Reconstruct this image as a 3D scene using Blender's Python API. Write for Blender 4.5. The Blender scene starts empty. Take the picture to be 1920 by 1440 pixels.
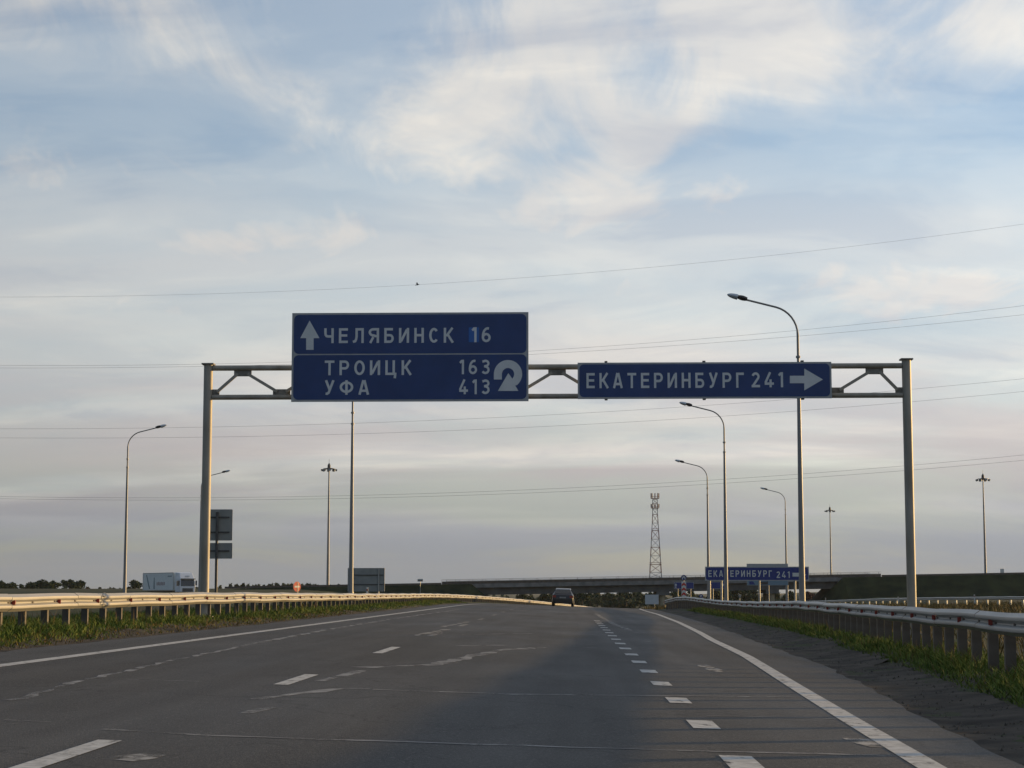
import bpy, bmesh, math, random
import numpy as np
from mathutils import Vector, Matrix

random.seed(7)
rng = np.random.default_rng(11)
SC = bpy.context.scene
COL = SC.collection
R = math.radians

# ------------------------------------------------------------------ camera
F, CX, CY = 3500.0, 960.0, 720.0            # focal length in pixels of the 1920 x 1440 photograph
EYE = Vector((0, 0, 1.15))
PITCH = math.atan(389 / F)
YAW = math.atan(103 / F * math.cos(PITCH))
cam = bpy.data.objects.new('camera', bpy.data.cameras.new('camera'))
COL.objects.link(cam)
cam.location = EYE
cam.rotation_euler = (math.pi / 2 + PITCH, 0, YAW)
cam.data.sensor_width = 36
cam.data.lens = F / 1920 * 36
cam.data.clip_start = 0.1
cam.data.clip_end = 12000
SC.camera = cam
CAMR = cam.rotation_euler.to_matrix()

# ------------------------------------------------------------------ light
SUN_EL, SUN_AZ = R(5.6), R(57)               # azimuth clockwise from +Y (the driving direction)
sun_dir = Vector((math.sin(SUN_AZ) * math.cos(SUN_EL), math.cos(SUN_AZ) * math.cos(SUN_EL), math.sin(SUN_EL)))
sl = bpy.data.lights.new('sun', 'SUN')
sl.energy = 5.0
sl.angle = R(0.6)
sl.color = (1.0, 0.64, 0.25)
so = bpy.data.objects.new('sun', sl)
COL.objects.link(so)
so.rotation_euler = sun_dir.to_track_quat('Z', 'Y').to_euler()

W = bpy.data.worlds.new('World')
SC.world = W
W.use_nodes = True


def build_world():
    nt = W.node_tree
    N, L = nt.nodes, nt.links
    N.clear()

    def new(t, **k):
        n = N.new(t)
        for a, b in k.items():
            setattr(n, a, b)
        return n

    def math_(op, a, b=None, clamp=False):
        n = new('ShaderNodeMath', operation=op, use_clamp=clamp)
        for i, v in enumerate((a, b)):
            if v is None:
                continue
            if isinstance(v, (int, float)):
                n.inputs[i].default_value = v
            else:
                L.new(v, n.inputs[i])
        return n.outputs[0]

    def ramp(v, stops, interp='EASE'):
        n = new('ShaderNodeValToRGB')
        n.color_ramp.interpolation = interp
        e = n.color_ramp.elements
        while len(e) < len(stops):
            e.new(0.5)
        for el, (p, c) in zip(e, stops):
            el.position = p
            el.color = (c, c, c, 1) if isinstance(c, (int, float)) else (*c, 1)
        L.new(v, n.inputs[0])
        return n.outputs[0]

    def mixc(f, a, b):
        n = new('ShaderNodeMix', data_type='RGBA')
        for i, v in ((0, f), (6, a), (7, b)):
            if isinstance(v, (int, float)):
                n.inputs[i].default_value = v
            elif isinstance(v, tuple):
                n.inputs[i].default_value = (*v, 1)
            else:
                L.new(v, n.inputs[i])
        return n.outputs[2]

    sky = new('ShaderNodeTexSky', sky_type='NISHITA', sun_disc=False)
    sky.sun_elevation = SUN_EL
    sky.sun_rotation = SUN_AZ
    sky.air_density = 1.0
    sky.dust_density = 0.4
    sky.ozone_density = 3.0
    bg_sky = new('ShaderNodeBackground')
    bg_sky.inputs[1].default_value = 0.15
    tint = new('ShaderNodeMix', data_type='RGBA', blend_type='MULTIPLY')
    tint.inputs[0].default_value = 1.0
    tint.inputs[7].default_value = (1.36, 1.42, 1.46, 1)
    L.new(sky.outputs[0], tint.inputs[6])
    L.new(tint.outputs[2], bg_sky.inputs[0])

    tc = new('ShaderNodeTexCoord')
    sep = new('ShaderNodeSeparateXYZ')
    L.new(tc.outputs['Generated'], sep.inputs[0])
    x, y, z = sep.outputs
    zc = math_('ADD', math_('MAXIMUM', z, 0.0), 0.16)
    px, py = math_('DIVIDE', x, zc), math_('DIVIDE', y, zc)
    comb = new('ShaderNodeCombineXYZ')
    L.new(px, comb.inputs[0]); L.new(py, comb.inputs[1])

    def noise(scale, detail, rough, dist, rot, stretch, off):
        m = new('ShaderNodeMapping')
        m.inputs['Rotation'].default_value = (0, 0, R(rot))
        m.inputs['Scale'].default_value = (*stretch, 1)
        m.inputs['Location'].default_value = off
        L.new(comb.outputs[0], m.inputs[0])
        n = new('ShaderNodeTexNoise')
        n.inputs['Scale'].default_value = scale
        n.inputs['Detail'].default_value = detail
        n.inputs['Roughness'].default_value = rough
        n.inputs['Distortion'].default_value = dist
        L.new(m.outputs[0], n.inputs['Vector'])
        return n.outputs[0]

    azi = math_('ARCTAN2', x, y)

    def bank(px_, py_, rx, ry, tilt=0.0):
        """soft patch of denser cloud around one bearing and height"""
        a0, e0 = (px_ - 1063) / F, (1109 - py_) / F
        c, s_ = math.cos(R(tilt)), math.sin(R(tilt))
        da, de = math_('SUBTRACT', azi, a0), math_('SUBTRACT', z, e0)
        u = math_('DIVIDE', math_('ADD', math_('MULTIPLY', da, c), math_('MULTIPLY', de, s_)), rx / F)
        v = math_('DIVIDE', math_('SUBTRACT', math_('MULTIPLY', de, c), math_('MULTIPLY', da, s_)), ry / F)
        r2 = math_('ADD', math_('MULTIPLY', u, u), math_('MULTIPLY', v, v))
        return math_('EXPONENT', math_('MULTIPLY', r2, -1.0))

    # high cirrus: broad sheets broken up by fibrous wisps
    broad = noise(2.1, 4, 0.5, 0.35, 24, (1.0, 0.7), (3.1, 7.4, 0))
    wisp = noise(4.4, 10, 0.60, 0.9, 58, (1.25, 0.55), (1.7, 2.2, 0))
    m1 = math_('ADD', math_('MULTIPLY', broad, 0.55), math_('MULTIPLY', wisp, 0.45))
    for px_, py_, rx, ry, tilt, g in ((940, 300, 420, 170, -4, 0.13), (1480, 110, 330, 85, -22, 0.13), (1120, 400, 480, 55, 6, 0.08),
                                      (440, 170, 220, 75, -30, 0.09), (20, 300, 110, 60, -20, 0.10), (270, 330, 150, 55, 5, 0.07), (130, 50, 220, 40, 0, 0.05),
                                      (880, 60, 300, 45, 15, 0.04), (1860, 110, 160, 50, -10, 0.05),
                                      (480, 462, 330, 38, 3, 0.10), (1250, 560, 560, 60, 4, 0.10), (1780, 580, 250, 45, 4, 0.08), (250, 600, 330, 45, 0, 0.06), (1240, 270, 200, 60, 38, 0.08), (1790, 300, 190, 120, 0, -0.08), (700, 60, 120, 60, 0, -0.03), (640, 130, 110, 90, 0, -0.07), (200, 230, 170, 35, 0, -0.05)):
        m1 = math_('ADD', m1, math_('MULTIPLY', bank(px_, py_, rx, ry, tilt), g))
    cirrus = ramp(m1, [(0.37, 0.0), (0.52, 0.45), (0.70, 0.95)])
    # thin even veil of high haze, then a thicker layer that closes towards the horizon
    lowz = ramp(z, [(0.0, 1.0), (0.075, 0.97), (0.12, 0.94), (0.18, 0.76), (0.25, 0.42), (0.6, 0.42)])
    lown = noise(2.0, 6, 0.55, 0.5, -8, (0.5, 0.8), (9.0, 4.0, 0))
    low = math_('MULTIPLY', lowz, ramp(lown, [(0.30, 0.75), (0.60, 1.0)]), True)
    shade = noise(3.2, 7, 0.55, 0.5, 12, (0.6, 0.9), (5.5, 1.2, 0))
    lit = ramp(shade, [(0.36, (0.54, 0.555, 0.59)), (0.49, (0.71, 0.695, 0.67)), (0.62, (0.86, 0.815, 0.74))])
    horizon = ramp(z, [(0.0, (0.255, 0.29, 0.33)), (0.035, (0.31, 0.328, 0.37)), (0.065, (0.465, 0.42, 0.425)),
                       (0.10, (0.56, 0.52, 0.52)), (0.15, (0.71, 0.665, 0.635)), (0.24, (0.74, 0.715, 0.69))], 'LINEAR')
    band = noise(1.5, 6, 0.52, 0.3, -5, (0.4, 1.1), (2.0, 8.0, 0))
    hcol = mixc(ramp(band, [(0.42, 0.0), (0.60, 0.62)]), horizon, lit)
    hmix = ramp(z, [(0.03, 1.0), (0.14, 0.65), (0.25, 0.1)])
    hcol = mixc(ramp(z, [(0.02, 1.0), (0.07, 0.0)]), hcol, horizon)
    ccol0 = mixc(hmix, lit, hcol)
    # clouds are brighter towards the sun than away from it (forward scattering)
    sd = new('ShaderNodeVectorMath', operation='DOT_PRODUCT')
    L.new(tc.outputs['Generated'], sd.inputs[0])
    sd.inputs[1].default_value = sun_dir
    phase = math_('ADD', math_('MULTIPLY', sd.outputs['Value'], 0.55), 0.68)
    pm = new('ShaderNodeVectorMath', operation='SCALE')
    L.new(ccol0, pm.inputs[0]); L.new(phase, pm.inputs['Scale'])
    ccol = pm.outputs[0]
    mask = math_('MAXIMUM', cirrus, low)
    bg_c = new('ShaderNodeBackground')
    L.new(ccol, bg_c.inputs[0])
    bg_c.inputs[1].default_value = 1.0
    ms = new('ShaderNodeMixShader')
    L.new(mask, ms.inputs[0]); L.new(bg_sky.outputs[0], ms.inputs[1]); L.new(bg_c.outputs[0], ms.inputs[2])
    out = new('ShaderNodeOutputWorld')
    L.new(ms.outputs[0], out.inputs[0])


build_world()
VS = SC.view_settings
VS.view_transform = 'Standard'
VS.look = 'None'
VS.exposure = 0.1
VS.gamma = 1.0
VS.use_curve_mapping = False
SC.cycles.max_bounces = 6
SC.cycles.use_denoising = True

# ------------------------------------------------------------------ place: how the land lies
SLOPE = 0.035                                # the carriageway falls to the right
LEFT_LINE, MID_LINE, WIDE_LINE = -6.95, -3.2, 1.12
LEFT_EDGE = -8.15


def sm(a, b, t):
    t = min(1.0, max(0.0, (t - a) / (b - a)))
    return t * t * (3 - 2 * t)


def lerp_tab(tab, v):
    if v <= tab[0][0]:
        return tab[0][1]
    for (a, p), (b, q) in zip(tab, tab[1:]):
        if v <= b:
            return p + (q - p) * (v - a) / (b - a)
    return tab[-1][1]


def bend(d):                                 # the road swings to the right beyond the crest
    if d < 120:
        return 0.0
    if d < 300:
        return 5.7e-4 * (d - 120) ** 2
    return 18.47 + 0.205 * (min(d, 600) - 300)


def prof(d):                                 # and dips to pass under the bridge
    if d < 120:
        return 0.0
    if d < 320:
        return -8.9e-5 * (d - 120) ** 2
    return -3.56 - 2.0 * sm(300, 400, d) - 0.3 * sm(400, 700, d)


RLINE = [(-10, 1.9), (8, 2.38), (11.6, 2.5), (14.2, 2.6), (18.3, 2.75), (24.5, 3.0), (37.5, 3.55), (50, 3.85), (60, 4.2), (80, 4.75), (110, 5.3), (142, 5.4), (200, 5.0), (600, 5.0)]


def rline(d):
    return lerp_tab(RLINE, d)


def redge(d):
    return rline(d) + lerp_tab([(10, 0.6), (30, 1.15), (60, 1.2)], d)


def zroad(x, d):
    return prof(d) - SLOPE * (x - bend(d))


def zground(x, d):
    u = x - bend(d)
    pr = prof(d)
    lo = -20 - 0.06 * max(0, d - 350)
    hi = 46 + 0.12 * max(0, d - 350)
    re = redge(d)
    if LEFT_EDGE - 0.02 <= u <= re + 0.02:
        return pr - SLOPE * u - 0.06
    if u < LEFT_EDGE:
        m = sm(lo - 26, lo, x)
        side = 0.40 + 1.35 * sm(160, 420, d)
        base = pr * m + side * (1 - m) + 0.42 * m
        t = sm(LEFT_EDGE, LEFT_EDGE - 1.5, u) if False else min(1, (LEFT_EDGE - u) / 1.5)
        t = t * t * (3 - 2 * t)
        return (pr - SLOPE * u - 0.05) * (1 - t) + base * t
    m = 1 - sm(hi - 10, hi + 10, x)
    base = (pr - 0.04) * m + 0.12 * (1 - m)
    t = min(1, (u - re) / 2.2)
    t = t * t * (3 - 2 * t)
    return (pr - SLOPE * u - 0.05) * (1 - t) + base * t


def ray(x, y):
    return CAMR @ Vector(((x - CX) / F, -(y - CY) / F, -1.0))


def at(x, y, d):                             # point of the photograph's ray at the distance d along the road
    v = ray(x, y)
    return EYE + v * (d / v.y)


def on_road(x, y):                           # where a mark on the carriageway lies
    v = ray(x, y)
    a, b = 2.0, 170.0
    prev = a
    d = a
    while d < b:
        p = EYE + v * (d / v.y)
        if p.z < zroad(p.x, d):
            lo, hi = prev, d
            for _ in range(30):
                m = (lo + hi) / 2
                p = EYE + v * (m / v.y)
                if p.z < zroad(p.x, m):
                    hi = m
                else:
                    lo = m
            return p.x, m
        prev = d
        d += 1.0
    return p.x, b


# ------------------------------------------------------------------ helpers
ROOT = {}


def link(o):
    COL.objects.link(o)
    return o


def tag(o, label=None, cat=None, group=None, kind=None):
    for k, v in (('label', label), ('category', cat), ('group', group), ('kind', kind)):
        if v:
            o[k] = v
    return o


def thing(name, loc, label, cat, group=None, rz=0.0):
    o = link(bpy.data.objects.new(name, None))
    o.empty_display_size = 0.3
    o.location = loc
    o.rotation_euler = (0, 0, rz)
    ROOT[o] = Vector(loc)
    return tag(o, label, cat, group)


class MB:
    def __init__(s):
        s.v, s.f = [], []

    def add(s, vs, fs):
        b = len(s.v)
        s.v += [tuple(v) for v in vs]
        s.f += [tuple(b + i for i in f) for f in fs]
        return s

    def box(s, c, d, m=None):
        cx, cy, cz = c
        hx, hy, hz = d[0] / 2, d[1] / 2, d[2] / 2
        vs = [Vector((cx + sx * hx, cy + sy * hy, cz + sz * hz)) for sx in (-1, 1) for sy in (-1, 1) for sz in (-1, 1)]
        if m:
            vs = [m @ v for v in vs]
        return s.add(vs, [(0, 1, 3, 2), (4, 6, 7, 5), (0, 4, 5, 1), (2, 3, 7, 6), (0, 2, 6, 4), (1, 5, 7, 3)])

    def bar(s, a, b, w, h):                  # box section from a to b
        a, b = Vector(a), Vector(b)
        t = (b - a).normalized()
        up = Vector((0, 0, 1)) if abs(t.z) < 0.95 else Vector((0, 1, 0))
        r = t.cross(up).normalized()
        u = r.cross(t)
        vs = [p + r * (i * w / 2) + u * (j * h / 2) for p in (a, b) for i, j in ((-1, -1), (1, -1), (1, 1), (-1, 1))]
        return s.add(vs, [(3, 2, 1, 0), (4, 5, 6, 7), (0, 1, 5, 4), (1, 2, 6, 5), (2, 3, 7, 6), (3, 0, 4, 7)])

    def tube(s, pts, rad, n=8, cap=True):
        pts = [Vector(p) for p in pts]
        if isinstance(rad, (int, float)):
            rad = [rad] * len(pts)
        vs = []
        ref = None
        for i, p in enumerate(pts):
            t = (pts[min(i + 1, len(pts) - 1)] - pts[max(i - 1, 0)]).normalized()
            if ref is None:
                ref = Vector((0, 1, 0)) if abs(t.y) < 0.9 else Vector((1, 0, 0))
            r = t.cross(ref).normalized()
            ref = r.cross(t).normalized()
            for k in range(n):
                a = 2 * math.pi * k / n
                vs.append(p + (r * math.cos(a) + ref * math.sin(a)) * rad[i])
        fs = []
        for i in range(len(pts) - 1):
            for k in range(n):
                k2 = (k + 1) % n
                fs.append((i * n + k, i * n + k2, (i + 1) * n + k2, (i + 1) * n + k))
        if cap:
            fs.append(tuple(reversed(range(n))))
            fs.append(tuple((len(pts) - 1) * n + k for k in range(n)))
        return s.add(vs, fs)

    def prism(s, poly, y0, y1):              # polygon of (x, z) pushed from y0 (front) to y1
        n = len(poly)
        vs = [(x, y0, z) for x, z in poly] + [(x, y1, z) for x, z in poly]
        fs = [tuple(range(n)), tuple(reversed(range(n, 2 * n)))]
        fs += [(i, i + n, (i + 1) % n + n, (i + 1) % n) for i in range(n)]
        return s.add(vs, fs)

    def build(s, name, mat, parent=None, smooth=False, off=None):
        me = bpy.data.meshes.new(name)
        if off is None:
            off = ROOT.get(parent, Vector((0, 0, 0))) if parent else Vector((0, 0, 0))
        me.from_pydata([(v[0] - off[0], v[1] - off[1], v[2] - off[2]) for v in s.v], [], s.f)
        bm = bmesh.new()
        bm.from_mesh(me)
        bmesh.ops.recalc_face_normals(bm, faces=bm.faces)
        bm.to_mesh(me)
        bm.free()
        me.materials.append(mat)
        if smooth:
            me.polygons.foreach_set('use_smooth', [True] * len(me.polygons))
            me.set_sharp_from_angle(angle=R(40))
        o = link(bpy.data.objects.new(name, me))
        if parent:
            o.parent = parent
            ROOT[o] = off
        return o


def inst(name, me, parent, world, rz=0.0, scale=None):
    o = link(bpy.data.objects.new(name, me))
    o.parent = parent
    off = ROOT.get(parent, Vector((0, 0, 0)))
    o.location = Vector(world) - off
    o.rotation_euler = (0, 0, rz)
    if scale:
        o.scale = scale
    return o


def mesh_of(mb, mat, name='mesh', smooth=False):
    o = mb.build(name, mat, smooth=smooth)
    me = o.data
    bpy.data.objects.remove(o)
    return me


def copy_tree(o, parent=None):
    c = link(o.copy())
    c.parent = parent
    for ch in o.children:
        copy_tree(ch, c)
    return c


def place_copy(proto, first, loc, rz, label, group, scale=None):
    o = proto if first else copy_tree(proto)
    o.location = loc
    o.rotation_euler = (0, 0, rz)
    if scale:
        o.scale = scale
    return tag(o, label, None, group)


MATS = {}


def mat(name, c1, c2=None, rough=0.7, metal=0.0, scale=3.0, bump=0.0, spec=0.5, detail=5, stretch=None, contrast=(0.35, 0.65), bump_scale=None):
    m = bpy.data.materials.new(name)
    m.use_nodes = True
    nt = m.node_tree
    N, L = nt.nodes, nt.links
    p = N['Principled BSDF']
    p.inputs['Roughness'].default_value = rough
    p.inputs['Metallic'].default_value = metal
    p.inputs['Specular IOR Level'].default_value = spec
    p.inputs['Base Color'].default_value = (*c1, 1)
    tc = N.new('ShaderNodeTexCoord')
    mp = N.new('ShaderNodeMapping')
    L.new(tc.outputs['Object'], mp.inputs[0])
    if stretch:
        mp.inputs['Scale'].default_value = stretch
    if c2:
        n = N.new('ShaderNodeTexNoise')
        n.inputs['Scale'].default_value = scale
        n.inputs['Detail'].default_value = detail
        L.new(mp.outputs[0], n.inputs['Vector'])
        r = N.new('ShaderNodeValToRGB')
        r.color_ramp.elements[0].position = contrast[0]
        r.color_ramp.elements[1].position = contrast[1]
        r.color_ramp.elements[0].color = (*c1, 1)
        r.color_ramp.elements[1].color = (*c2, 1)
        L.new(n.outputs[0], r.inputs[0])
        L.new(r.outputs[0], p.inputs['Base Color'])
    if bump:
        n2 = N.new('ShaderNodeTexNoise')
        n2.inputs['Scale'].default_value = bump_scale or scale * 6
        n2.inputs['Detail'].default_value = 6
        L.new(mp.outputs[0], n2.inputs['Vector'])
        b = N.new('ShaderNodeBump')
        b.inputs['Strength'].default_value = bump
        b.inputs['Distance'].default_value = 0.02
        L.new(n2.outputs[0], b.inputs['Height'])
        L.new(b.outputs[0], p.inputs['Normal'])
    MATS[name] = m
    return m


M_galv = mat('galvanised_steel', (0.33, 0.325, 0.305), (0.41, 0.40, 0.375), rough=0.48, metal=0.35, scale=1.2, detail=8, stretch=(1, 0.5, 3))
M_post = mat('rail_post_steel', (0.075, 0.064, 0.052), (0.115, 0.10, 0.085), rough=0.6, metal=0.1, scale=3)
M_gantry = mat('gantry_paint', (0.25, 0.225, 0.18), (0.39, 0.365, 0.32), rough=0.55, metal=0.12, scale=1.6, detail=8, stretch=(2, 2, 0.5), contrast=(0.3, 0.75))
M_rust = mat('rusty_plate', (0.15, 0.135, 0.115), (0.24, 0.225, 0.20), rough=0.7, scale=5)
M_pole = mat('lamp_pole_steel', (0.24, 0.24, 0.24), (0.28, 0.28, 0.275), rough=0.5, metal=0.25, scale=0.4, detail=3)
M_blue = mat('sign_blue', (0.015, 0.042, 0.150), (0.021, 0.056, 0.195), rough=0.45, scale=1.4, detail=6, contrast=(0.3, 0.7))
M_blue2 = mat('sign_blue_fresh', (0.02, 0.12, 0.42), rough=0.4)
M_bluefar = mat('sign_blue_bright', (0.018, 0.035, 0.19), (0.025, 0.045, 0.22), rough=0.45, scale=2)
M_skyblue = mat('sign_pale_blue', (0.16, 0.25, 0.33), rough=0.5)
M_white = mat('sign_white', (0.58, 0.61, 0.63), (0.66, 0.68, 0.70), rough=0.5, scale=3)
M_whitefar = mat('sign_white_clean', (0.62, 0.64, 0.62), rough=0.5)
M_frame = mat('sign_edge', (0.33, 0.35, 0.37), (0.40, 0.41, 0.42), rough=0.5, scale=4)
M_back = mat('sign_back_aluminium', (0.24, 0.25, 0.24), (0.30, 0.31, 0.30), rough=0.5, metal=0.1, scale=2)
M_dark = mat('dark_steel', (0.05, 0.05, 0.052), (0.08, 0.08, 0.08), rough=0.5, scale=4)
M_red = mat('reflector_red', (0.30, 0.03, 0.015), rough=0.35)
M_redsign = mat('sign_red', (0.52, 0.04, 0.03), rough=0.45)
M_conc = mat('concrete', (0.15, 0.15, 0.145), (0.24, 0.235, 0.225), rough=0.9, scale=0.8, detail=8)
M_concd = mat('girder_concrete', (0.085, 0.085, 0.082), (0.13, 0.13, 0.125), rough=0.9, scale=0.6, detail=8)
M_pier = mat('pier_concrete', (0.34, 0.29, 0.20), (0.44, 0.37, 0.25), rough=0.9, scale=0.8)
M_glass = mat('dark_glass', (0.012, 0.016, 0.02), rough=0.08, spec=0.8)
M_rubber = mat('tyre_rubber', (0.018, 0.018, 0.018), rough=0.9)
M_lens = mat('lamp_glass', (0.50, 0.56, 0.62), rough=0.15, spec=0.7)
M_house = mat('lamp_housing', (0.035, 0.035, 0.04), rough=0.5)
M_paint = mat('road_paint', (0.36, 0.36, 0.345), (0.54, 0.54, 0.52), rough=0.8, scale=9, detail=8, bump=0.15)
M_worn = mat('worn_paint', (0.13, 0.13, 0.125), (0.36, 0.36, 0.35), rough=0.85, scale=5, detail=9)
M_seal = mat('crack_filler', (0.09, 0.09, 0.09), (0.25, 0.25, 0.245), rough=0.7, scale=3, detail=9)


def wear(m, scale, lo, hi, stretch=(1, 1, 1)):
    """paint or filler that has flaked off in places"""
    N, L = m.node_tree.nodes, m.node_tree.links
    g = N.new('ShaderNodeNewGeometry')
    mp = N.new('ShaderNodeMapping')
    mp.inputs['Scale'].default_value = stretch
    L.new(g.outputs['Position'], mp.inputs[0])
    n = N.new('ShaderNodeTexNoise')
    n.inputs['Scale'].default_value = scale
    n.inputs['Detail'].default_value = 9
    n.inputs['Roughness'].default_value = 0.65
    L.new(mp.outputs[0], n.inputs['Vector'])
    r = N.new('ShaderNodeValToRGB')
    r.color_ramp.elements[0].position = lo
    r.color_ramp.elements[1].position = hi
    L.new(n.outputs[0], r.inputs[0])
    L.new(r.outputs[0], N['Principled BSDF'].inputs['Alpha'])


wear(M_worn, 3.5, 0.40, 0.56, (1.6, 0.8, 1))
wear(M_seal, 2.2, 0.33, 0.53, (1, 0.5, 1))
wear(M_paint, 4.5, 0.28, 0.44, (1.5, 0.8, 1))
M_bark = mat('bark', (0.05, 0.04, 0.03), (0.09, 0.075, 0.06), rough=0.9, scale=3)
M_leaf = [mat('foliage_dark', (0.020, 0.034, 0.014), (0.045, 0.068, 0.026), rough=0.8, scale=0.8, spec=0.2),
          mat('foliage_mid', (0.045, 0.066, 0.032), (0.078, 0.105, 0.052), rough=0.8, scale=0.8, spec=0.2),  # lightened so that haze is painted into the trees under the bridge
          mat('foliage_reddish', (0.07, 0.035, 0.028), (0.11, 0.055, 0.04), rough=0.8, scale=0.8, spec=0.2)]
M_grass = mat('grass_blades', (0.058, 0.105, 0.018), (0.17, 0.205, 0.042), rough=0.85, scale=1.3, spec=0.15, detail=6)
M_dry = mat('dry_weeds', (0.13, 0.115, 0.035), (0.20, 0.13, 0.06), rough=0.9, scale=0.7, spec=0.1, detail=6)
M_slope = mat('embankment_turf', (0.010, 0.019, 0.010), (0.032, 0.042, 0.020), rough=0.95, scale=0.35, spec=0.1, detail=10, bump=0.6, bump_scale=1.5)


def ground_material():
    m = mat('verge_soil', (0.055, 0.048, 0.034), (0.035, 0.055, 0.016), rough=0.95, scale=0.5, spec=0.15, detail=10, bump=0.7, bump_scale=9)
    return m


def road_material():
    m = bpy.data.materials.new('asphalt')
    m.use_nodes = True
    N, L = m.node_tree.nodes, m.node_tree.links
    p = N['Principled BSDF']
    p.inputs['Specular IOR Level'].default_value = 0.28
    geo = N.new('ShaderNodeNewGeometry')
    sep = N.new('ShaderNodeSeparateXYZ')
    L.new(geo.outputs['Position'], sep.inputs[0])

    def noise(scale, detail, stretch=(1, 1, 1), rough=0.55):
        mp = N.new('ShaderNodeMapping')
        mp.inputs['Scale'].default_value = stretch
        L.new(geo.outputs['Position'], mp.inputs[0])
        n = N.new('ShaderNodeTexNoise')
        n.inputs['Scale'].default_value = scale
        n.inputs['Detail'].default_value = detail
        n.inputs['Roughness'].default_value = rough
        L.new(mp.outputs[0], n.inputs['Vector'])
        return n.outputs[0]

    def mth(op, a, b, clamp=False):
        n = N.new('ShaderNodeMath')
        n.operation = op
        n.use_clamp = clamp
        for i, v in enumerate((a, b)):
            if isinstance(v, (int, float)):
                n.inputs[i].default_value = v
            else:
                L.new(v, n.inputs[i])
        return n.outputs[0]

    def ramp(v, stops):
        r = N.new('ShaderNodeValToRGB')
        e = r.color_ramp.elements
        while len(e) < len(stops):
            e.new(0.5)
        for el, (q, c) in zip(e, stops):
            el.position = q
            el.color = (*c, 1) if not isinstance(c, (int, float)) else (c, c, c, 1)
        L.new(v, r.inputs[0])
        return r.outputs[0]

    def mix(f, a, b):
        n = N.new('ShaderNodeMix')
        n.data_type = 'RGBA'
        L.new(f, n.inputs[0]); L.new(a, n.inputs[6]); L.new(b, n.inputs[7])
        return n.outputs[2]

    old = ramp(noise(0.6, 9, (1.0, 0.25, 1)), [(0.25, (0.027, 0.028, 0.029)), (0.5, (0.042, 0.0425, 0.043)), (0.75, (0.061, 0.061, 0.060))])
    col = old
    # wheel tracks, paving streaks and faint blotches
    track = ramp(noise(1.1, 6, (1.6, 0.03, 1)), [(0.30, 0.68), (0.70, 1.28)])
    blot = ramp(noise(0.35, 8, (1, 0.5, 1), 0.65), [(0.32, 0.78), (0.68, 1.22)])
    for f_ in (track, blot):
        mu = N.new('ShaderNodeMix'); mu.data_type = 'RGBA'; mu.blend_type = 'MULTIPLY'; mu.inputs[0].default_value = 1.0
        L.new(col, mu.inputs[6]); L.new(f_, mu.inputs[7])
        col = mu.outputs[2]
    speck = ramp(noise(38, 4), [(0.54, 0.0), (0.68, 0.75)])
    agg = N.new('ShaderNodeRGB'); agg.outputs[0].default_value = (0.13, 0.126, 0.118, 1)
    col = mix(speck, col, agg.outputs[0])
    # fine hairline cracking
    vo = N.new('ShaderNodeTexVoronoi')
    vo.feature = 'DISTANCE_TO_EDGE'
    vo.inputs['Scale'].default_value = 0.35
    mp = N.new('ShaderNodeMapping'); mp.inputs['Scale'].default_value = (1, 0.55, 1)
    wn = N.new('ShaderNodeTexNoise'); wn.inputs['Scale'].default_value = 1.5; wn.inputs['Detail'].default_value = 6
    L.new(geo.outputs['Position'], wn.inputs['Vector'])
    va = N.new('ShaderNodeVectorMath'); va.operation = 'MULTIPLY_ADD'
    L.new(wn.outputs[1], va.inputs[0]); va.inputs[1].default_value = (1.6, 1.6, 0); L.new(geo.outputs['Position'], va.inputs[2])
    L.new(va.outputs[0], mp.inputs[0]); L.new(mp.outputs[0], vo.inputs['Vector'])
    crack = ramp(vo.outputs['Distance'], [(0.0, 0.8), (0.008, 0.0)])
    blk = N.new('ShaderNodeRGB'); blk.outputs[0].default_value = (0.018, 0.018, 0.018, 1)
    col = mix(crack, col, blk.outputs[0])
    L.new(col, p.inputs['Base Color'])
    L.new(ramp(noise(0.4, 6, (1, 0.2, 1)), [(0.3, 0.62), (0.7, 0.78)]), p.inputs['Roughness'])
    b = N.new('ShaderNodeBump')
    b.inputs['Strength'].default_value = 0.8
    b.inputs['Distance'].default_value = 0.015
    L.new(noise(70, 4), b.inputs['Height'])
    L.new(b.outputs[0], p.inputs['Normal'])
    return m


M_ground = ground_material()
M_road = road_material()
M_gravel = mat('shoulder_gravel', (0.034, 0.030, 0.026), (0.085, 0.074, 0.060), rough=0.95, scale=1.6, detail=12, spec=0.15, bump=0.35, bump_scale=70)

# ------------------------------------------------------------------ the ground
def spaced(lo, hi, fine, n_out):
    a = list(np.arange(lo, hi + 1e-6, fine))
    st = fine
    up = []
    v = hi
    while v < n_out:
        st *= 1.14
        v += st
        up.append(v)
    dn = []
    st, v = fine, lo
    while v > -n_out:
        st *= 1.14
        v -= st
        dn.append(v)
    return dn[::-1] + a + up


def grid(name, us, ds, xf, zf, m, kind='structure', parent=None):
    vs, fs = [], []
    nu = len(us(ds[0]))
    for d in ds:
        for u in us(d):
            x = xf(u, d)
            vs.append((x, d, zf(x, d)))
    for j in range(len(ds) - 1):
        for i in range(nu - 1):
            a = j * nu + i
            fs.append((a, a + 1, a + nu + 1, a + nu))
    o = MB().add(vs, fs).build(name, m, parent, smooth=True)
    return tag(o, kind=kind) if kind else o


UG = spaced(-16.0, 14.0, 0.5, 5500)
DG = list(np.arange(-30, 120, 1.5)) + list(np.arange(120, 460, 4))
st, v = 4, 460
while v < 6000:
    DG.append(v)
    st *= 1.13
    v += st


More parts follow.
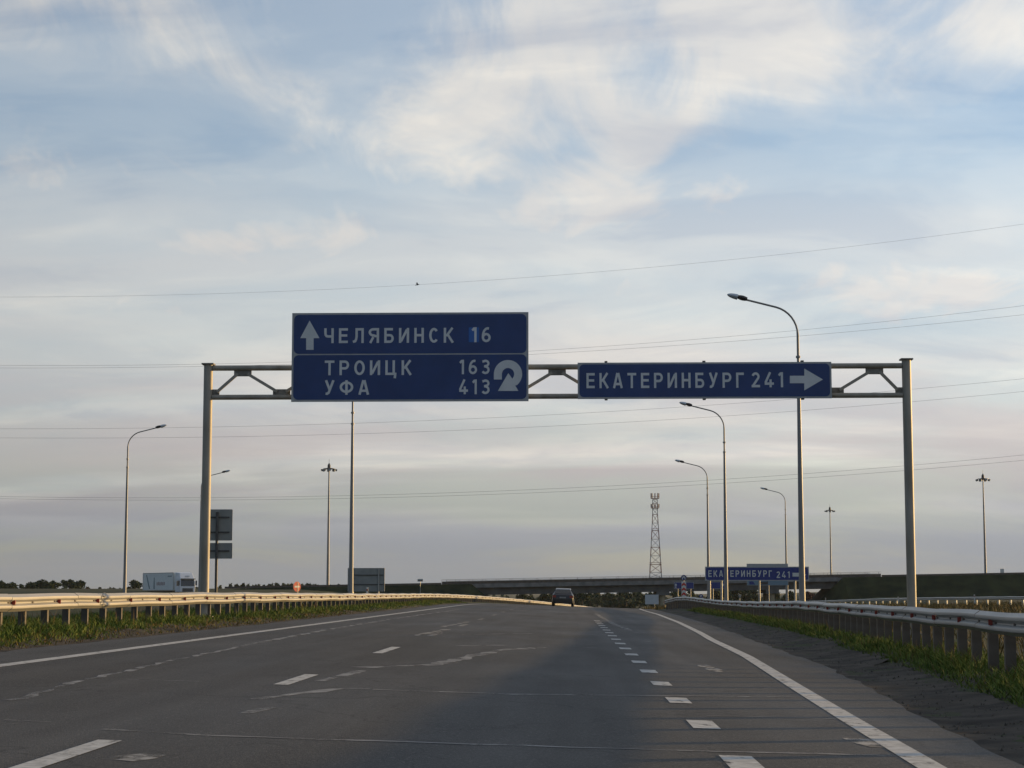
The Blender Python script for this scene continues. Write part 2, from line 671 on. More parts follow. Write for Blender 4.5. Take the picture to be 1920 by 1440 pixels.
def rough_z(x, d):
    z = zground(x, d)
    u = x - bend(d)
    if u < LEFT_EDGE - 0.4 or u > redge(d) + 0.6:
        z += (0.012 if -11 < u < 12 else 0.05) * math.sin(x * 1.9 + d * 0.7) * math.sin(d * 0.43 + 1.3 * math.sin(x * 0.6))
    return z


ground = grid('ground', lambda d: UG, DG, lambda u, d: u + bend(d), rough_z, M_ground)
tag(ground, 'green and brown open ground stretching from the road to the horizon', 'ground')

DR = list(np.arange(-6, 130, 0.7)) + list(np.arange(130, 500, 3))


def road_us(d):
    e = redge(d) + 0.05 * math.sin(d * 0.9) * math.sin(d * 0.37) + random.uniform(-0.05, 0.05)
    l = LEFT_EDGE + 0.06 * math.sin(d * 0.8) * math.sin(d * 0.29) + random.uniform(-0.04, 0.04)
    return [l, -7.0, -5, -3, -1, 1, 2.2, e - 0.5, e]


road = grid('road', road_us, DR, lambda u, d: u + bend(d), zroad, M_road)
tag(road, 'grey asphalt carriageway with white markings leading to the bridge', 'road')

# gravel shoulders either side of the asphalt, lumpy and uneven
NZ = rng.normal(size=(64, 64))


def lump(x, d, f):
    a, b = x * f, d * f
    i_, j_ = math.floor(a), math.floor(b)
    u, v = a - i_, b - j_
    u, v = u * u * (3 - 2 * u), v * v * (3 - 2 * v)
    g = lambda p, q: NZ[p % 64, q % 64]
    return (g(i_, j_) * (1 - u) + g(i_ + 1, j_) * u) * (1 - v) + (g(i_, j_ + 1) * (1 - u) + g(i_ + 1, j_ + 1) * u) * v


def strip(name, side, m):
    n = 16

    def us(d):
        if side > 0:
            a, b = redge(d) - 0.27, redge(d) + 1.35 + 0.25 * lump(3.3, d, 0.6)
        else:
            a, b = LEFT_EDGE - 0.75 + 0.25 * lump(7.7, d, 0.6), LEFT_EDGE + 0.25
        return [a + (b - a) * k / n for k in range(n + 1)]

    def zf(x, d):
        return max(zground(x, d), zroad(x, d) - 0.05) + 0.014 + 0.008 * lump(x, d, 1.7) + 0.006 * lump(x, d, 5.0) + 0.005 * lump(x, d, 13.0)
    ds = list(np.arange(6, 45, 0.14)) + list(np.arange(45, 150, 1.0))
    return grid(name, us, ds, lambda u, d: u + bend(d), zf, m)


tag(strip('shoulder', 1, M_gravel), 'strip of dark gravel between the asphalt and the right guardrail', 'shoulder')
tag(strip('shoulder', -1, M_gravel), 'narrow dirt strip between the asphalt and the left grass verge', 'shoulder')

# the other carriageway, behind the left guardrail
opp = grid('road', lambda d: [-52, -48, -44, -40], list(np.arange(20, 460, 4)), lambda u, d: u + bend(d),
           lambda x, d: max(zground(x, d), zground(x - 3, d), zground(x + 3, d)) + 0.07, M_road)
tag(opp, 'opposite carriageway behind the left guardrail where the truck drives', 'road')


# ------------------------------------------------------------------ road markings (parts of the road)
def ribbon(name, pts, m, wid, lift=0.004):
    """pts: (x, d) along the mark; wid: width or list of widths; lies on the road"""
    pts = [Vector(p) for p in pts]
    fine, fw = [], []
    if isinstance(wid, (int, float)):
        wid = [wid] * len(pts)
    for i in range(len(pts) - 1):
        n = max(1, int((pts[i + 1] - pts[i]).length / 1.0))
        for k in range(n):
            fine.append(pts[i].lerp(pts[i + 1], k / n)); fw.append(wid[i] + (wid[i + 1] - wid[i]) * k / n)
    fine.append(pts[-1]); fw.append(wid[-1])
    vs, fs = [], []
    for i, p in enumerate(fine):
        t = (fine[min(i + 1, len(fine) - 1)] - fine[max(i - 1, 0)]).normalized()
        nrm = Vector((-t.y, t.x))
        for s in (-1, 1):
            q = p + nrm * (s * fw[i] / 2)
            vs.append((q.x, q.y, zroad(q.x, q.y) + lift + 6e-5 * q.y))
        if i:
            b = 2 * i
            fs.append((b - 2, b - 1, b + 1, b))
    return MB().add(vs, fs).build(name, m, road)


left_pts = [(LEFT_LINE + bend(d), d) for d in list(np.arange(4, 130, 2.0)) + list(np.arange(130, 330, 4))]
ribbon('edge_line', left_pts, M_paint, 0.20)
right_pts = [(rline(d) + bend(d), d) for d in list(np.arange(4, 130, 1.5)) + list(np.arange(130, 330, 4))]
ribbon('edge_line', right_pts, M_paint, 0.22)
for k in range(24):                          # long dashes of the lane line
    d0 = 10.5 + 12.5 * k
    if k == 0:
        d0, d1 = 9.0, on_road(240, 1390)[1]
    elif k == 1:
        d0, d1 = on_road(545, 1285)[1], on_road(580, 1265)[1]
    elif k == 2:
        d0, d1 = on_road(702, 1225)[1], on_road(728, 1213)[1]
    else:
        d0 = on_road(702, 1225)[1] + 12.3 * (k - 2)
        d1 = d0 + 3.4
    if d1 > 300:
        break
    ribbon('lane_dash', [(MID_LINE + bend(d), d) for d in (d0, (d0 + d1) / 2, d1)], M_paint if k < 3 else M_worn, 0.17)
d0 = on_road(1300, 1366)[1]
for k in range(-2, 17):                      # short wide dashes of the exit lane
    d = d0 + 3.75 * k
    ribbon('exit_lane_dash', [(WIDE_LINE + bend(d) + 0.1, d), (WIDE_LINE + bend(d + 1) + 0.1, d + 1.05)], M_paint, 0.24)


def img_ribbon(name, pts, m, w, jitter=0.0):
    q = []
    for i, (x, y) in enumerate(pts):
        q.append(on_road(x, y))
    out, ws = [], []
    for i in range(len(q) - 1):
        a, b = Vector(q[i]), Vector(q[i + 1])
        n = max(2, int((b - a).length / 0.35))
        for k in range(n):
            p = a.lerp(b, k / n)
            out.append((p.x + random.uniform(-jitter, jitter), p.y + random.uniform(-jitter, jitter)))
            ws.append(w * random.uniform(0.45, 1.3))
    out.append(q[-1]); ws.append(w * 0.5)
    return ribbon(name, out, m, ws, lift=0.0025)


for pts, w in [([(200, 1368), (390, 1380), (800, 1393), (1250, 1407), (1710, 1418)], 0.10),
               ([(0, 1350), (95, 1354)], 0.06),
               ([(700, 1293), (960, 1302), (1250, 1305), (1510, 1308)], 0.13),
               ([(480, 1312), (560, 1301), (640, 1291), (705, 1292)], 0.16),
               ([(680, 1252), (815, 1247), (860, 1236), (940, 1219), (1020, 1214)], 0.28),
               ([(860, 1190), (1000, 1188), (1130, 1190)], 0.12),
               ([(860, 1211), (950, 1210)], 0.20), ([(1100, 1215), (1230, 1216)], 0.12),
               ([(455, 1338), (515, 1327)], 0.16), ([(600, 1277), (680, 1258)], 0.20),
               ([(240, 1274), (380, 1278)], 0.05), ([(1330, 1342), (1620, 1350)], 0.04)]:  # last streak draws a guardrail post's shadow line, not a sealed crack
    img_ribbon('crack_sealant', pts, M_seal, w, 0.03)
for pts, w in [([(20, 1314), (120, 1285), (220, 1262), (330, 1238), (480, 1206)], 0.10),
               ([(480, 1206), (620, 1180), (740, 1160), (860, 1143)], 0.14)]:
    img_ribbon('crack_sealant', pts, M_seal, w, 0.04)
for pts, w in [([(1316, 1247), (1352, 1261)], 0.25), ([(1216, 1203), (1232, 1203)], 0.35), ([(1117, 1151), (1150, 1170), (1182, 1182)], 0.22),
               ([(1190, 1186), (1208, 1187)], 0.25), ([(1600, 1385), (1650, 1402)], 0.30), ([(215, 1425), (290, 1415)], 0.35),
               ([(780, 1192), (840, 1180)], 0.22), ([(825, 1176), (880, 1166)], 0.18)]:
    img_ribbon('worn_marking', pts, M_worn, w, 0.03)

# ------------------------------------------------------------------ embankments and the bridge
def ztop(x):
    return 2.45 + (x + 16) * 0.0176


BY0, BY1 = 345.0, 358.0


def embankment(x0, x1, label):
    """approach bank of the overpass: crest along X, slopes 1:1.6, a sloped end at the bridge"""
    xs = np.concatenate([np.linspace(x0, x1 - 8, 60), np.linspace(x1 - 7.5, x1, 16)]) if x1 < 20 else np.concatenate([np.linspace(x0, x0 + 7.5, 16), np.linspace(x0 + 8, x1, 60)])
    vs, fs = [], []
    zb = -6.0
    rows = [(BY0 - 0.5, 0), (BY1 + 0.5, 0)]
    for x in xs:
        e = min(1.0, abs(x - (x1 if x1 < 20 else x0)) / 7.0)   # end slope towards the bridge opening
        zt = ztop(x) + 0.08 if x > 0 else max(ztop(x) + 0.08, 1.2)
        if x < -60:
            zt = max(0.9, ztop(-60) - 0.15 - (-60 - x) * 0.004)
        zt = zb + (zt - zb) * (0.30 + 0.70 * e)
        h = zt - zb
        ys = [BY0 - 0.6 - 1.7 * h, BY0 - 0.6 - 0.85 * h, BY0 - 0.6, BY1 + 0.6, BY1 + 0.6 + 1.7 * h]
        zs = [zb, zb + h / 2, zt, zt, zb]
        vs += list(zip([x] * 5, ys, zs))
    n = len(xs)
    for i in range(n - 1):
        for k in range(4):
            a = i * 5 + k
            fs.append((a, a + 1, a + 6, a + 5))
    fs.append(tuple(range(5)))
    fs.append(tuple(reversed(range((n - 1) * 5, n * 5))))
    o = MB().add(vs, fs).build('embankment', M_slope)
    return tag(o, label, 'embankment', kind='structure')


embankment(-340, -10.5, 'dark grassy bank carrying the crossing road up to the left end of the bridge')
embankment(43.4, 420, 'dark grassy bank carrying the crossing road up to the right end of the bridge')

BX0, BX1 = -17.0, 49.5
bridge = thing('bridge', (16, 351, ztop(16) - 8), 'grey concrete road bridge crossing over the carriageway behind the car', 'bridge')


def along(mb, x0, x1, y0, y1, dz0, dz1, n=1):
    """prism whose top and bottom follow the deck line"""
    vs = [(x, y, ztop(x) + dz) for x in (x0, x1) for y in (y0, y1) for dz in (dz0, dz1)]
    mb.add(vs, [(0, 1, 3, 2), (4, 6, 7, 5), (0, 4, 5, 1), (2, 3, 7, 6), (0, 2, 6, 4), (1, 5, 7, 3)])
    return mb


along(MB(), BX0, BX1, BY0, BY1, -0.45, -0.1).build('deck_slab', M_conc, bridge)
along(MB(), BX0, BX1, BY0 - 0.25, BY0 - 0.003, -0.62, 0.12).build('fascia', M_conc, bridge)
along(MB(), BX0, BX1, BY1 + 0.003, BY1 + 0.25, -0.62, 0.12).build('fascia', M_conc, bridge)
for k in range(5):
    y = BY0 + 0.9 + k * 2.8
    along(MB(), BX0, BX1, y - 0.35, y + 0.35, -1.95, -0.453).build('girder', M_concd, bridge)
for y in (BY0 - 0.1, BY1 + 0.1):
    mb = MB()
    for dz in (0.75, 1.0):
        along(mb, BX0 - 6, BX1 + 8, y - 0.025, y + 0.025, dz - 0.035, dz)
    mb.build('handrail', M_dark, bridge)
    pm = mesh_of(MB().box((0, 0, 0.5), (0.05, 0.05, 1.0)), M_dark, 'railing_post')
    for x in np.arange(BX0 - 6, BX1 + 8.1, 2.5):
        inst('railing_post', pm, bridge, (x, y, ztop(x)))
# steel barrier at the deck's edge
along(MB(), BX0 - 6, BX1 + 8, BY0 + 0.5, BY0 + 0.58, 0.05, 0.62).build('barrier_beam', M_post, bridge)
for x0 in (16.5, 36.5):
    for k in range(3):
        y = BY0 + 1.2 + k * 5.2
        zz = zground(x0, y) - 0.5
        MB().tube([(x0 + 1.1, y, zz), (x0 + 1.1, y, ztop(x0) - 2.6)], 0.55, 14).build('pier_column', M_pier, bridge, smooth=True)
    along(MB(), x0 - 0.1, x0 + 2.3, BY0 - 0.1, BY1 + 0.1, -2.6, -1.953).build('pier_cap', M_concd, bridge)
for x0, x1 in ((BX0 - 1.2, BX0 + 1.2), (BX1 - 1.2, BX1 + 1.2)):
    along(MB(), x0, x1, BY0 + 0.05, BY1 - 0.05, -4.0, -1.96).build('abutment', M_conc, bridge)
for x0, x1 in ((BX0 - 1.6, BX0 - 0.01), (BX1 + 0.01, BX1 + 1.6)):
    for y in (BY0 - 0.2, BY1):
        along(MB(), x0, x1, y, y + 0.25, -1.9 if y < 350 else -1.8, 0.05).build('wing_wall', M_conc, bridge)


# safety rails along the approach banks
def bank_rail(x0, x1, label):
    g = thing('guardrail', ((x0 + x1) / 2, BY0 + 0.5, ztop((x0 + x1) / 2)), label, 'guardrail')
    pm_ = mesh_of(MB().box((0, 0, -0.02), (0.13, 0.10, 0.9)), M_post, 'post')
    for x in np.arange(x0, x1 + 0.1, 4.0):
        inst('post', pm_, g, (x, BY0 + 0.62, ztop(x)))
        if x + 4 <= x1 + 0.1:
            along(MB(), x + 0.01, x + 3.99, BY0 + 0.50, BY0 + 0.555, 0.07, 0.42).build('beam', M_post, g)
    return g


bank_rail(BX1 + 8.2, BX1 + 76.2, 'dark guardrail on the crest of the right grassy bank')
bank_rail(BX0 - 46.2, BX0 - 6.2, 'dark guardrail on the crest of the left grassy bank')

# ------------------------------------------------------------------ guardrails
WPROF = [(0.0, 0.0), (0.012, 0.012), (0.078, 0.055), (0.083, 0.075), (0.078, 0.105), (0.015, 0.145), (0.012, 0.156),
         (0.015, 0.167), (0.078, 0.207), (0.083, 0.237), (0.078, 0.257), (0.012, 0.300), (0.0, 0.312)]


def guardrail(name, path, side, label, spacing, group=None, post_mat=None, beam_mat=None, refl_every=2, sect=3, post_size=(0.13, 0.10), drop=0.75, turn=0.0):
    """path(d) -> (x, ztop) ; list of d range ; side +1: the beam faces +X, -1: faces -X"""
    fn, da, db = path
    post_mat, beam_mat = post_mat or M_post, beam_mat or M_galv
    x, z = fn(da)
    g = thing(name, (x, da, z - drop), label, 'guardrail', group)
    n = int((db - da) / spacing)
    ds = [da + i * spacing for i in range(n + 1)]
    pm = mesh_of(MB().box((0, 0, -0.55), (post_size[0], post_size[1], 1.1)), post_mat, 'post')
    bm_ = mesh_of(MB().box((0, 0, 0), (0.16, 0.09, 0.2)), post_mat, 'spacer')
    rm = mesh_of(MB().add([(-.03, -.05, -.04), (.03, -.05, -.04), (.03, -.05, .04), (-.03, -.05, .04), (-.03, .05, -.04), (.03, .05, -.04), (.03, .05, .04), (-.03, .05, .04)],
                          [(0, 1, 2, 3), (7, 6, 5, 4), (0, 4, 5, 1), (1, 5, 6, 2), (2, 6, 7, 3), (3, 7, 4, 0)]), M_red, 'reflector')
    for i, d in enumerate(ds):
        x, z = fn(d)
        x2, _ = fn(d + 0.5)
        rz = -math.atan2(x2 - x, 0.5)
        inst('post', pm, g, (x - side * (0.10 + post_size[0] / 2) + random.uniform(-.008, .008), d, z - 0.04), rz + turn + random.uniform(-.03, .03))
        inst('spacer', bm_, g, (x - side * 0.05, d, z - 0.156), rz)
        if refl_every and i % refl_every == 0:
            inst('reflector', rm, g, (x + side * 0.05, d + 0.2, z - 0.156), rz + side * 0.2)
    i = 0
    while i < n:                              # one beam between every few posts
        j = min(n, i + sect)
        vs, fs = [], []
        steps = (j - i) * 2
        for k in range(steps + 1):
            d = ds[i] + (ds[j] - ds[i]) * k / steps
            d += 0.02 if k == 0 else (-0.005 if k == steps else 0)
            x, z = fn(d)
            z += 0.008 * math.sin(d * 0.9) + (0.006 if (i // sect) % 2 else 0)
            for a, b in WPROF:
                vs.append((x + side * a, d, z - 0.312 + b))
        m = len(WPROF)
        for k in range(steps):
            for q in range(m - 1):
                a = k * m + q
                fs.append((a, a + 1, a + m + 1, a + m))
        MB().add(vs, fs).build('beam', beam_mat, g, smooth=True)
        i = j
    return g


def left_rail(d):
    return -9.9 + bend(d), lerp_tab([(20, 1.10), (33, 1.11), (55, 1.12), (90, 1.05), (120, 1.02)], d) if d < 120 else 1.02 + prof(d) + 0.0


RR = [(10, 5.0), (24, 5.95), (35, 6.6), (52, 7.45), (64, 7.9), (85, 8.35), (110, 8.6), (130, 8.7), (142, 8.3), (150, 7.8)]
RZ = [(10, 0.86), (24, 0.87), (35, 0.85), (52, 0.83), (64, 0.83), (85, 0.70), (105, 0.66), (118, 0.70), (135, 0.78), (143, 0.72), (150, 0.45)]


def right_rail(d):
    return lerp_tab(RR, d), lerp_tab(RZ, d)


gl = guardrail('guardrail', (left_rail, 24.0, 300.0), 1, 'sunlit steel guardrail along the left verge, running from the left picture edge to the bridge', 1.5, refl_every=2)
gr = guardrail('guardrail', (right_rail, 15.0, 150.0), -1, 'shaded blue-grey steel guardrail curving along the right shoulder', 1.5, refl_every=2, post_size=(0.15, 0.12))


def far_rail(d):
    p, q = at(1920, 1118, 165), at(1545, 1126, 265)
    t = (d - 165) / 100
    return p.x + (q.x - p.x) * t, p.z + (q.z - p.z) * t + (0.10 * math.sin(t * 3.14) if 0 < t < 1 else 0)


M_postlit = mat('rail_post_sunlit', (0.50, 0.50, 0.42), (0.60, 0.58, 0.50), rough=0.6, scale=4)  # paler, yellower post colour with the low sunlight painted in
guardrail('guardrail', (far_rail, 150, 300), -1, 'distant guardrail with pale posts across the field at the foot of the right embankment', 4.0, post_mat=M_postlit, refl_every=0, sect=2, post_size=(0.16, 0.20), drop=0.8, turn=-0.75)  # posts also turned off the rail's line to catch the sun
# loops of wire wound round a joint of the left rail
mb = MB()
x, z = left_rail(39.5)
for k, (dz, dy) in enumerate(((-0.03, 0.05), (-0.10, -0.05), (-0.2, -0.12), (-0.27, 0.03))):
    mb.tube([(x + 0.10, 39.5 + dy + 0.42 * math.cos(a) * 0.35, z + dz + 0.045 * math.sin(a)) for a in np.linspace(0, 6.28, 17)], 0.006, 5, cap=False)
mb.build('wire_loops', M_dark, gl)

# ------------------------------------------------------------------ gantry and its signs
GD = 52.5
SD = 52.18                                   # face of the sign boards
pl_t, pr_t = at(391, 683, GD), at(1699, 674, GD)
zg_l, zg_r = zground(pl_t.x, GD), zground(pr_t.x, GD)
gantry = thing('sign_gantry', (pl_t.x, GD, zg_l), 'weathered steel gantry with lattice beam spanning the carriageway and carrying two blue signs', 'gantry')
for p, zg in ((pl_t, zg_l), (pr_t, zg_r)):
    po = MB().tube([(p.x, GD, zg - 0.3), (p.x, GD, p.z - 0.02)], 0.128, 24).build('post', M_gantry, gantry, smooth=True)
    MB().box((p.x, GD, p.z), (0.34, 0.34, 0.04)).build('cap_plate', M_rust, po)
    MB().box((p.x, GD, zg + 0.02), (0.5, 0.5, 0.04)).build('base_plate', M_rust, po)
zt_, zb_ = at(1045, 688, GD).z, at(1045, 743, GD).z
x0, x1 = pl_t.x + 0.125, pr_t.x - 0.125
MB().tube([(x0, GD, zt_), (x1, GD, zt_)], 0.078, 16).build('top_chord', M_gantry, gantry, smooth=True)
MB().tube([(x0, GD, zb_), (x1, GD, zb_)], 0.074, 16).build('bottom_chord', M_gantry, gantry, smooth=True)
xa = at(455, 720, GD).x
pitch_ = at(1640, 720, GD).x - xa
nb = 8
half = pitch_ / nb / 2
tops = [xa + i * half * 2 for i in range(nb + 1)]
for i, x in enumerate(tops):
    MB().box((x, GD, zt_ - 0.145), (0.50, 0.018, 0.19)).build('gusset', M_rust, gantry)
    for s in (-1, 1):
        xb = x + s * half
        xb = max(xb, x0 + 0.02); xb = min(xb, x1 - 0.02)
        MB().bar((x + s * 0.14, GD - 0.035, zt_ - 0.17), (xb - s * 0.12, GD - 0.035, zb_ + 0.15), 0.05, 0.085).build('diagonal', M_gantry, gantry)
for i in range(nb + 2):
    x = xa + (2 * i - 1) * half
    if i == 0:
        c, w = x0 + 0.10, 0.2
    elif i == nb + 1:
        c, w = x1 - 0.10, 0.2
    else:
        c, w = x, 0.5
    MB().box((c, GD, zb_ + 0.135), (w, 0.018, 0.18)).build('gusset', M_rust, gantry)


def round_rect(x0, z0, x1, z1, r, n=6):
    pts = []
    for cx, cz, a0 in ((x1 - r, z1 - r, 0), (x0 + r, z1 - r, 90), (x0 + r, z0 + r, 180), (x1 - r, z0 + r, 270)):
        for k in range(n + 1):
            a = R(a0 + 90 * k / n)
            pts.append((cx + r * math.cos(a), cz + r * math.sin(a)))
    return pts


def flat(poly, y, name, m, parent):           # thin applied sheet facing the viewer
    o = MB().prism(poly, y, y + 0.002)
    return o.build(name, m, parent)


def _arc(cx, cy, rx, ry, a0, a1, n=14):
    return [(cx + rx * math.cos(R(a0 + (a1 - a0) * k / n)), cy + ry * math.sin(R(a0 + (a1 - a0) * k / n))) for k in range(n + 1)]


def glyphs():
    """road-sign capitals as strokes: (advance width, [(points, closed), ...]) on a height of 1"""
    t = 0.162
    h, W = t / 2, 0.64
    V = lambda x: [(x, 0), (x, 1)]
    G = {}
    G['Ч'] = (W, [[(h, 1), (h, .66), (h + .02, .55), (h + .08, .475), (h + .18, .45), (W - t, .45)], V(W - h)])
    G['Е'] = (W - .04, [V(h), [(t, 1 - h), (W - .04, 1 - h)], [(t, .51), (W - .08, .51)], [(t, h), (W - .04, h)]])
    G['Л'] = (W + .08, [V(W + .08 - h), [(W + .08 - t, 1 - h), (.16 + t, 1 - h)], [(.16 + h, 1), (.16 + h, .42), (.21, .25), (.15, .12), (0, h)]])
    G['Я'] = (W + .04, [V(W + .04 - h), [(W + .04 - t, 1 - h), (.34, 1 - h)] + _arc(.30, .715, .30 - h + .02, .285 - h, 90, 270)[1:] + [(W + .04 - t, .43 + h - .07)], [(.30, .40), (h + .01, 0)]])
    G['Б'] = (W, [V(h), [(t, 1 - h), (W - .06, 1 - h)], [(t, .60 - h)] + _arc(W - .26, .30, .26 - h, .30 - h, 90, -90) + [(t, h)]])
    G['И'] = (W + .04, [V(h), V(W + .04 - h), [(t - .02, .10), (W + .04 - t + .02, .90)]])
    G['Н'] = (W, [V(h), V(W - h), [(t, .51), (W - t, .51)]])
    G['С'] = (W, [_arc(W / 2 + .01, .5, W / 2 - h, .5 - h, 42, 318, 22)])
    G['К'] = (W, [V(h), [(W - .06, 1), (.22, .50), (t, .50)], [(.27, .545), (W - .03, 0)]])
    G['Т'] = (W, [[(0, 1 - h), (W, 1 - h)], [(W / 2, 1 - t), (W / 2, 0)]])
    G['Р'] = (W, [V(h), [(t, 1 - h), (W - .30, 1 - h)] + _arc(W - .28, .69, .28 - h, .31 - h, 90, -90)[1:] + [(t, .38 + h)]])
    G['О'] = (W + .06, [_arc(W / 2 + .03, .5, W / 2 + .03 - h, .5 - h, 0, 360, 32)])
    G['Ц'] = (W + .10, [V(h), V(W - h), [(t, h), (W - t, h)], [(W, h), (W + .10, h)], [(W + .10 - h, 0), (W + .10 - h - .03, -.22)]])
    G['У'] = (W, [[(h, 1), (W / 2 + .0, .36)], [(W - h + .01, 1), (W / 2 - .06, .14), (W / 2 - .16, .07), (.06, .08)]])
    G['Ф'] = (W + .26, [V((W + .26) / 2), _arc((W + .26) / 2, .52, (W + .26) / 2 - h, .40 - h, 0, 360, 32)])
    G['А'] = (W + .06, [[(h - .01, 0), (W / 2 + .0, 1)], [(W + .06 - h + .01, 0), (W / 2 + .06, 1)], [(.20, .27), (W - .14, .27)]])
    G['Г'] = (W - .08, [V(h), [(t, 1 - h), (W - .08, 1 - h)]])
    G['1'] = (.34, [V(.34 - h - .02), [(.02, .78), (.34 - t, .95)]])
    G['2'] = (.60, [_arc(.29, .71, .29 - h, .29 - h, 165, -25, 14) + [(.10, h + .02)], [(0, h), (.60, h)]])
    G['3'] = (.60, [[(.06, .86)] + _arc(.29, .74, .24 - .02, .26 - h, 100, -80, 12) + [(.19, .54)], [(.19, .55)] + _arc(.28, .30, .32 - h, .28 - h + .02, 75, -150, 14)])
    G['4'] = (.66, [[(.40, 1), (.05, .30)], [(0, .24), (.66, .24)], [(.66 - .16 - h, .52), (.66 - .16 - h, 0)]])
    G['6'] = (.62, [_arc(.31, .31, .31 - h, .31 - h, 0, 360, 26), [(.50, .90), (.40, .925), (.28, .88), (.17, .76), (.10, .58), (.075, .36)]])
    return G, t


GLY, GT = glyphs()


def stroke_faces(pts, t, y):
    """flat ribbon of width t along 2D points, mitred"""
    n = len(pts)
    closed = n > 8 and abs(pts[0][0] - pts[-1][0]) < 1e-6 and abs(pts[0][1] - pts[-1][1]) < 1e-6
    if closed:
        pts = pts[:-1]
        n -= 1
    vs, fs = [], []
    for i in range(n):
        p = Vector(pts[i])
        if closed:
            a, b = p - Vector(pts[i - 1]), Vector(pts[(i + 1) % n]) - p
        else:
            a = p - Vector(pts[i - 1]) if i else Vector(pts[1]) - p
            b = Vector(pts[i + 1]) - p if i < n - 1 else a
        a, b = a.normalized(), b.normalized()
        na, nb_ = Vector((-a.y, a.x)), Vector((-b.y, b.x))
        m = (na + nb_).normalized()
        k = t / 2 / max(0.45, m.dot(na))
        for s_ in (1, -1):
            q = p + m * (k * s_)
            vs.append((q.x, y, q.y))
    for i in range(n if closed else n - 1):
        j_ = (i + 1) % n
        fs.append((2 * i, 2 * i + 1, 2 * j_ + 1, 2 * j_))
    return vs, fs


def text(body, x0, z0, x1, z1, y, m, parent, gap=0.34):
    """each character a part of its own, fitted into the box from baseline to cap height"""
    total = sum(GLY[c][0] for c in body) + gap * (len(body) - 1)
    sx, sz = (x1 - x0) / total, z1 - z0
    cur = 0.0
    for c in body:
        w, strokes = GLY[c]
        mb = MB()
        for k, st_ in enumerate(strokes):
            vs, fs = stroke_faces(st_, GT, y - 0.0012 * k)
            mb.add([(x0 + (vx + cur) * sx, vy, z0 + vz * sz) for vx, vy, vz in vs], fs)
        mb.build('letter' if c.isalpha() else 'digit', m, parent)
        cur += w + gap


def px(x, y, d):
    p = at(x, y, d)
    return p.x, p.z


def sign_board(label, box, d, depth=0.06):
    x0, z1 = px(box[0], box[1], d)
    x1, z0 = px(box[2], box[3], d)
    s = thing('direction_sign', ((x0 + x1) / 2, d, z0), label, 'road sign')
    MB().prism([(x0, z0), (x1, z0), (x1, z1), (x0, z1)], d, d + depth).build('panel', M_frame, s)
    return s, x0, z0, x1, z1


y1_, y2_ = SD - 0.004, SD - 0.008
big, bx0, bz0, bx1, bz1 = sign_board('large two-part blue sign on the gantry listing three towns with distances', (548, 587, 991, 752), SD)
xx, zdiv = px(770, 664, SD)
e = 0.055
flat(round_rect(bx0 + e, zdiv + 0.018, bx1 - e, bz1 - e, 0.14), y1_, 'face', M_blue, big)
flat(round_rect(bx0 + e, bz0 + e, bx1 - e, zdiv - 0.018, 0.14), y1_, 'face', M_blue, big)


def t_img(body, box, parent, d, m, **k):
    x0, z1 = px(box[0], box[1], d)
    x1, z0 = px(box[2], box[3], d)
    return text(body, x0, z0, x1, z1, d, m, parent, **k)


t_img('ЧЕЛЯБИНСК', (608, 615.5, 850, 642.5), big, y2_, M_white)
pa, pb = px(879, 614, SD), px(898, 641.5, SD)
flat([(pa[0], pb[1]), (pb[0], pb[1]), (pb[0], pa[1]), (pa[0], pa[1])], y1_ - 0.003, 'patch', M_blue2, big)
t_img('16', (885, 613.5, 920, 641.5), big, y2_, M_white)
t_img('ТРОИЦК', (609, 676, 771, 703), big, y2_, M_white)
t_img('УФА', (609, 713, 692, 740), big, y2_, M_white)
t_img('163', (862, 674.5, 918, 701.5), big, y2_, M_white)
t_img('413', (861, 711.5, 918, 739), big, y2_, M_white)


def poly_img(pts, d, name, m, parent):
    q = [px(x, y, d) for x, y in pts]
    return flat(q, d, name, m, parent)


poly_img([(574, 656), (588, 656), (588, 634), (599, 634), (580.5, 601), (563, 634), (574, 634)], y2_, 'arrow', M_white, big)
arc = []
cxa, cya = 952.5, 701.5
for a in np.linspace(180, -50, 30):
    arc.append((cxa + 26.5 * math.cos(R(a)), cya - 26.5 * math.sin(R(a))))
arc2 = []
for a in np.linspace(-42, 180, 26):
    arc2.append((cxa + 11.5 * math.cos(R(a)), cya - 11.5 * math.sin(R(a))))
uturn = [(926, 711.5)] + arc + [(966, 723), (972, 733), (933.5, 733), (953, 699.5), (960.5, 710)] + arc2 + [(941, 711.5)]
poly_img(uturn, y2_, 'turn_arrow', M_white, big)

sg2, sx0, sz0, sx1, sz1 = sign_board('long blue one-line sign on the gantry with an arrow to the right', (1083, 680, 1560, 746.5), SD)
flat(round_rect(sx0 + 0.05, sz0 + 0.05, sx1 - 0.05, sz1 - 0.05, 0.12), y1_, 'face', M_blue, sg2)
t_img('ЕКАТЕРИНБУРГ', (1099.5, 699.5, 1395, 727), sg2, y2_, M_white)
t_img('241', (1409, 698, 1469, 726), sg2, y2_, M_white)
poly_img([(1481, 718.5), (1508, 718.5), (1508, 732), (1543, 711.5), (1508, 691), (1508, 704.5), (1481, 704.5)], y2_, 'arrow', M_white, sg2)
for s, xs in ((big, (bx0 + 0.8, (bx0 + bx1) / 2, bx1 - 0.8)), (sg2, (sx0 + 0.8, (sx0 + sx1) / 2, sx1 - 0.8))):
    for x in xs:                              # straps that hang the board on the chords
        MB().box((x, (SD + 0.06 + GD - 0.085) / 2, (zt_ + zb_) / 2), (0.08, GD - 0.088 - SD - 0.063, 1.1)).build('bracket', M_post, s)

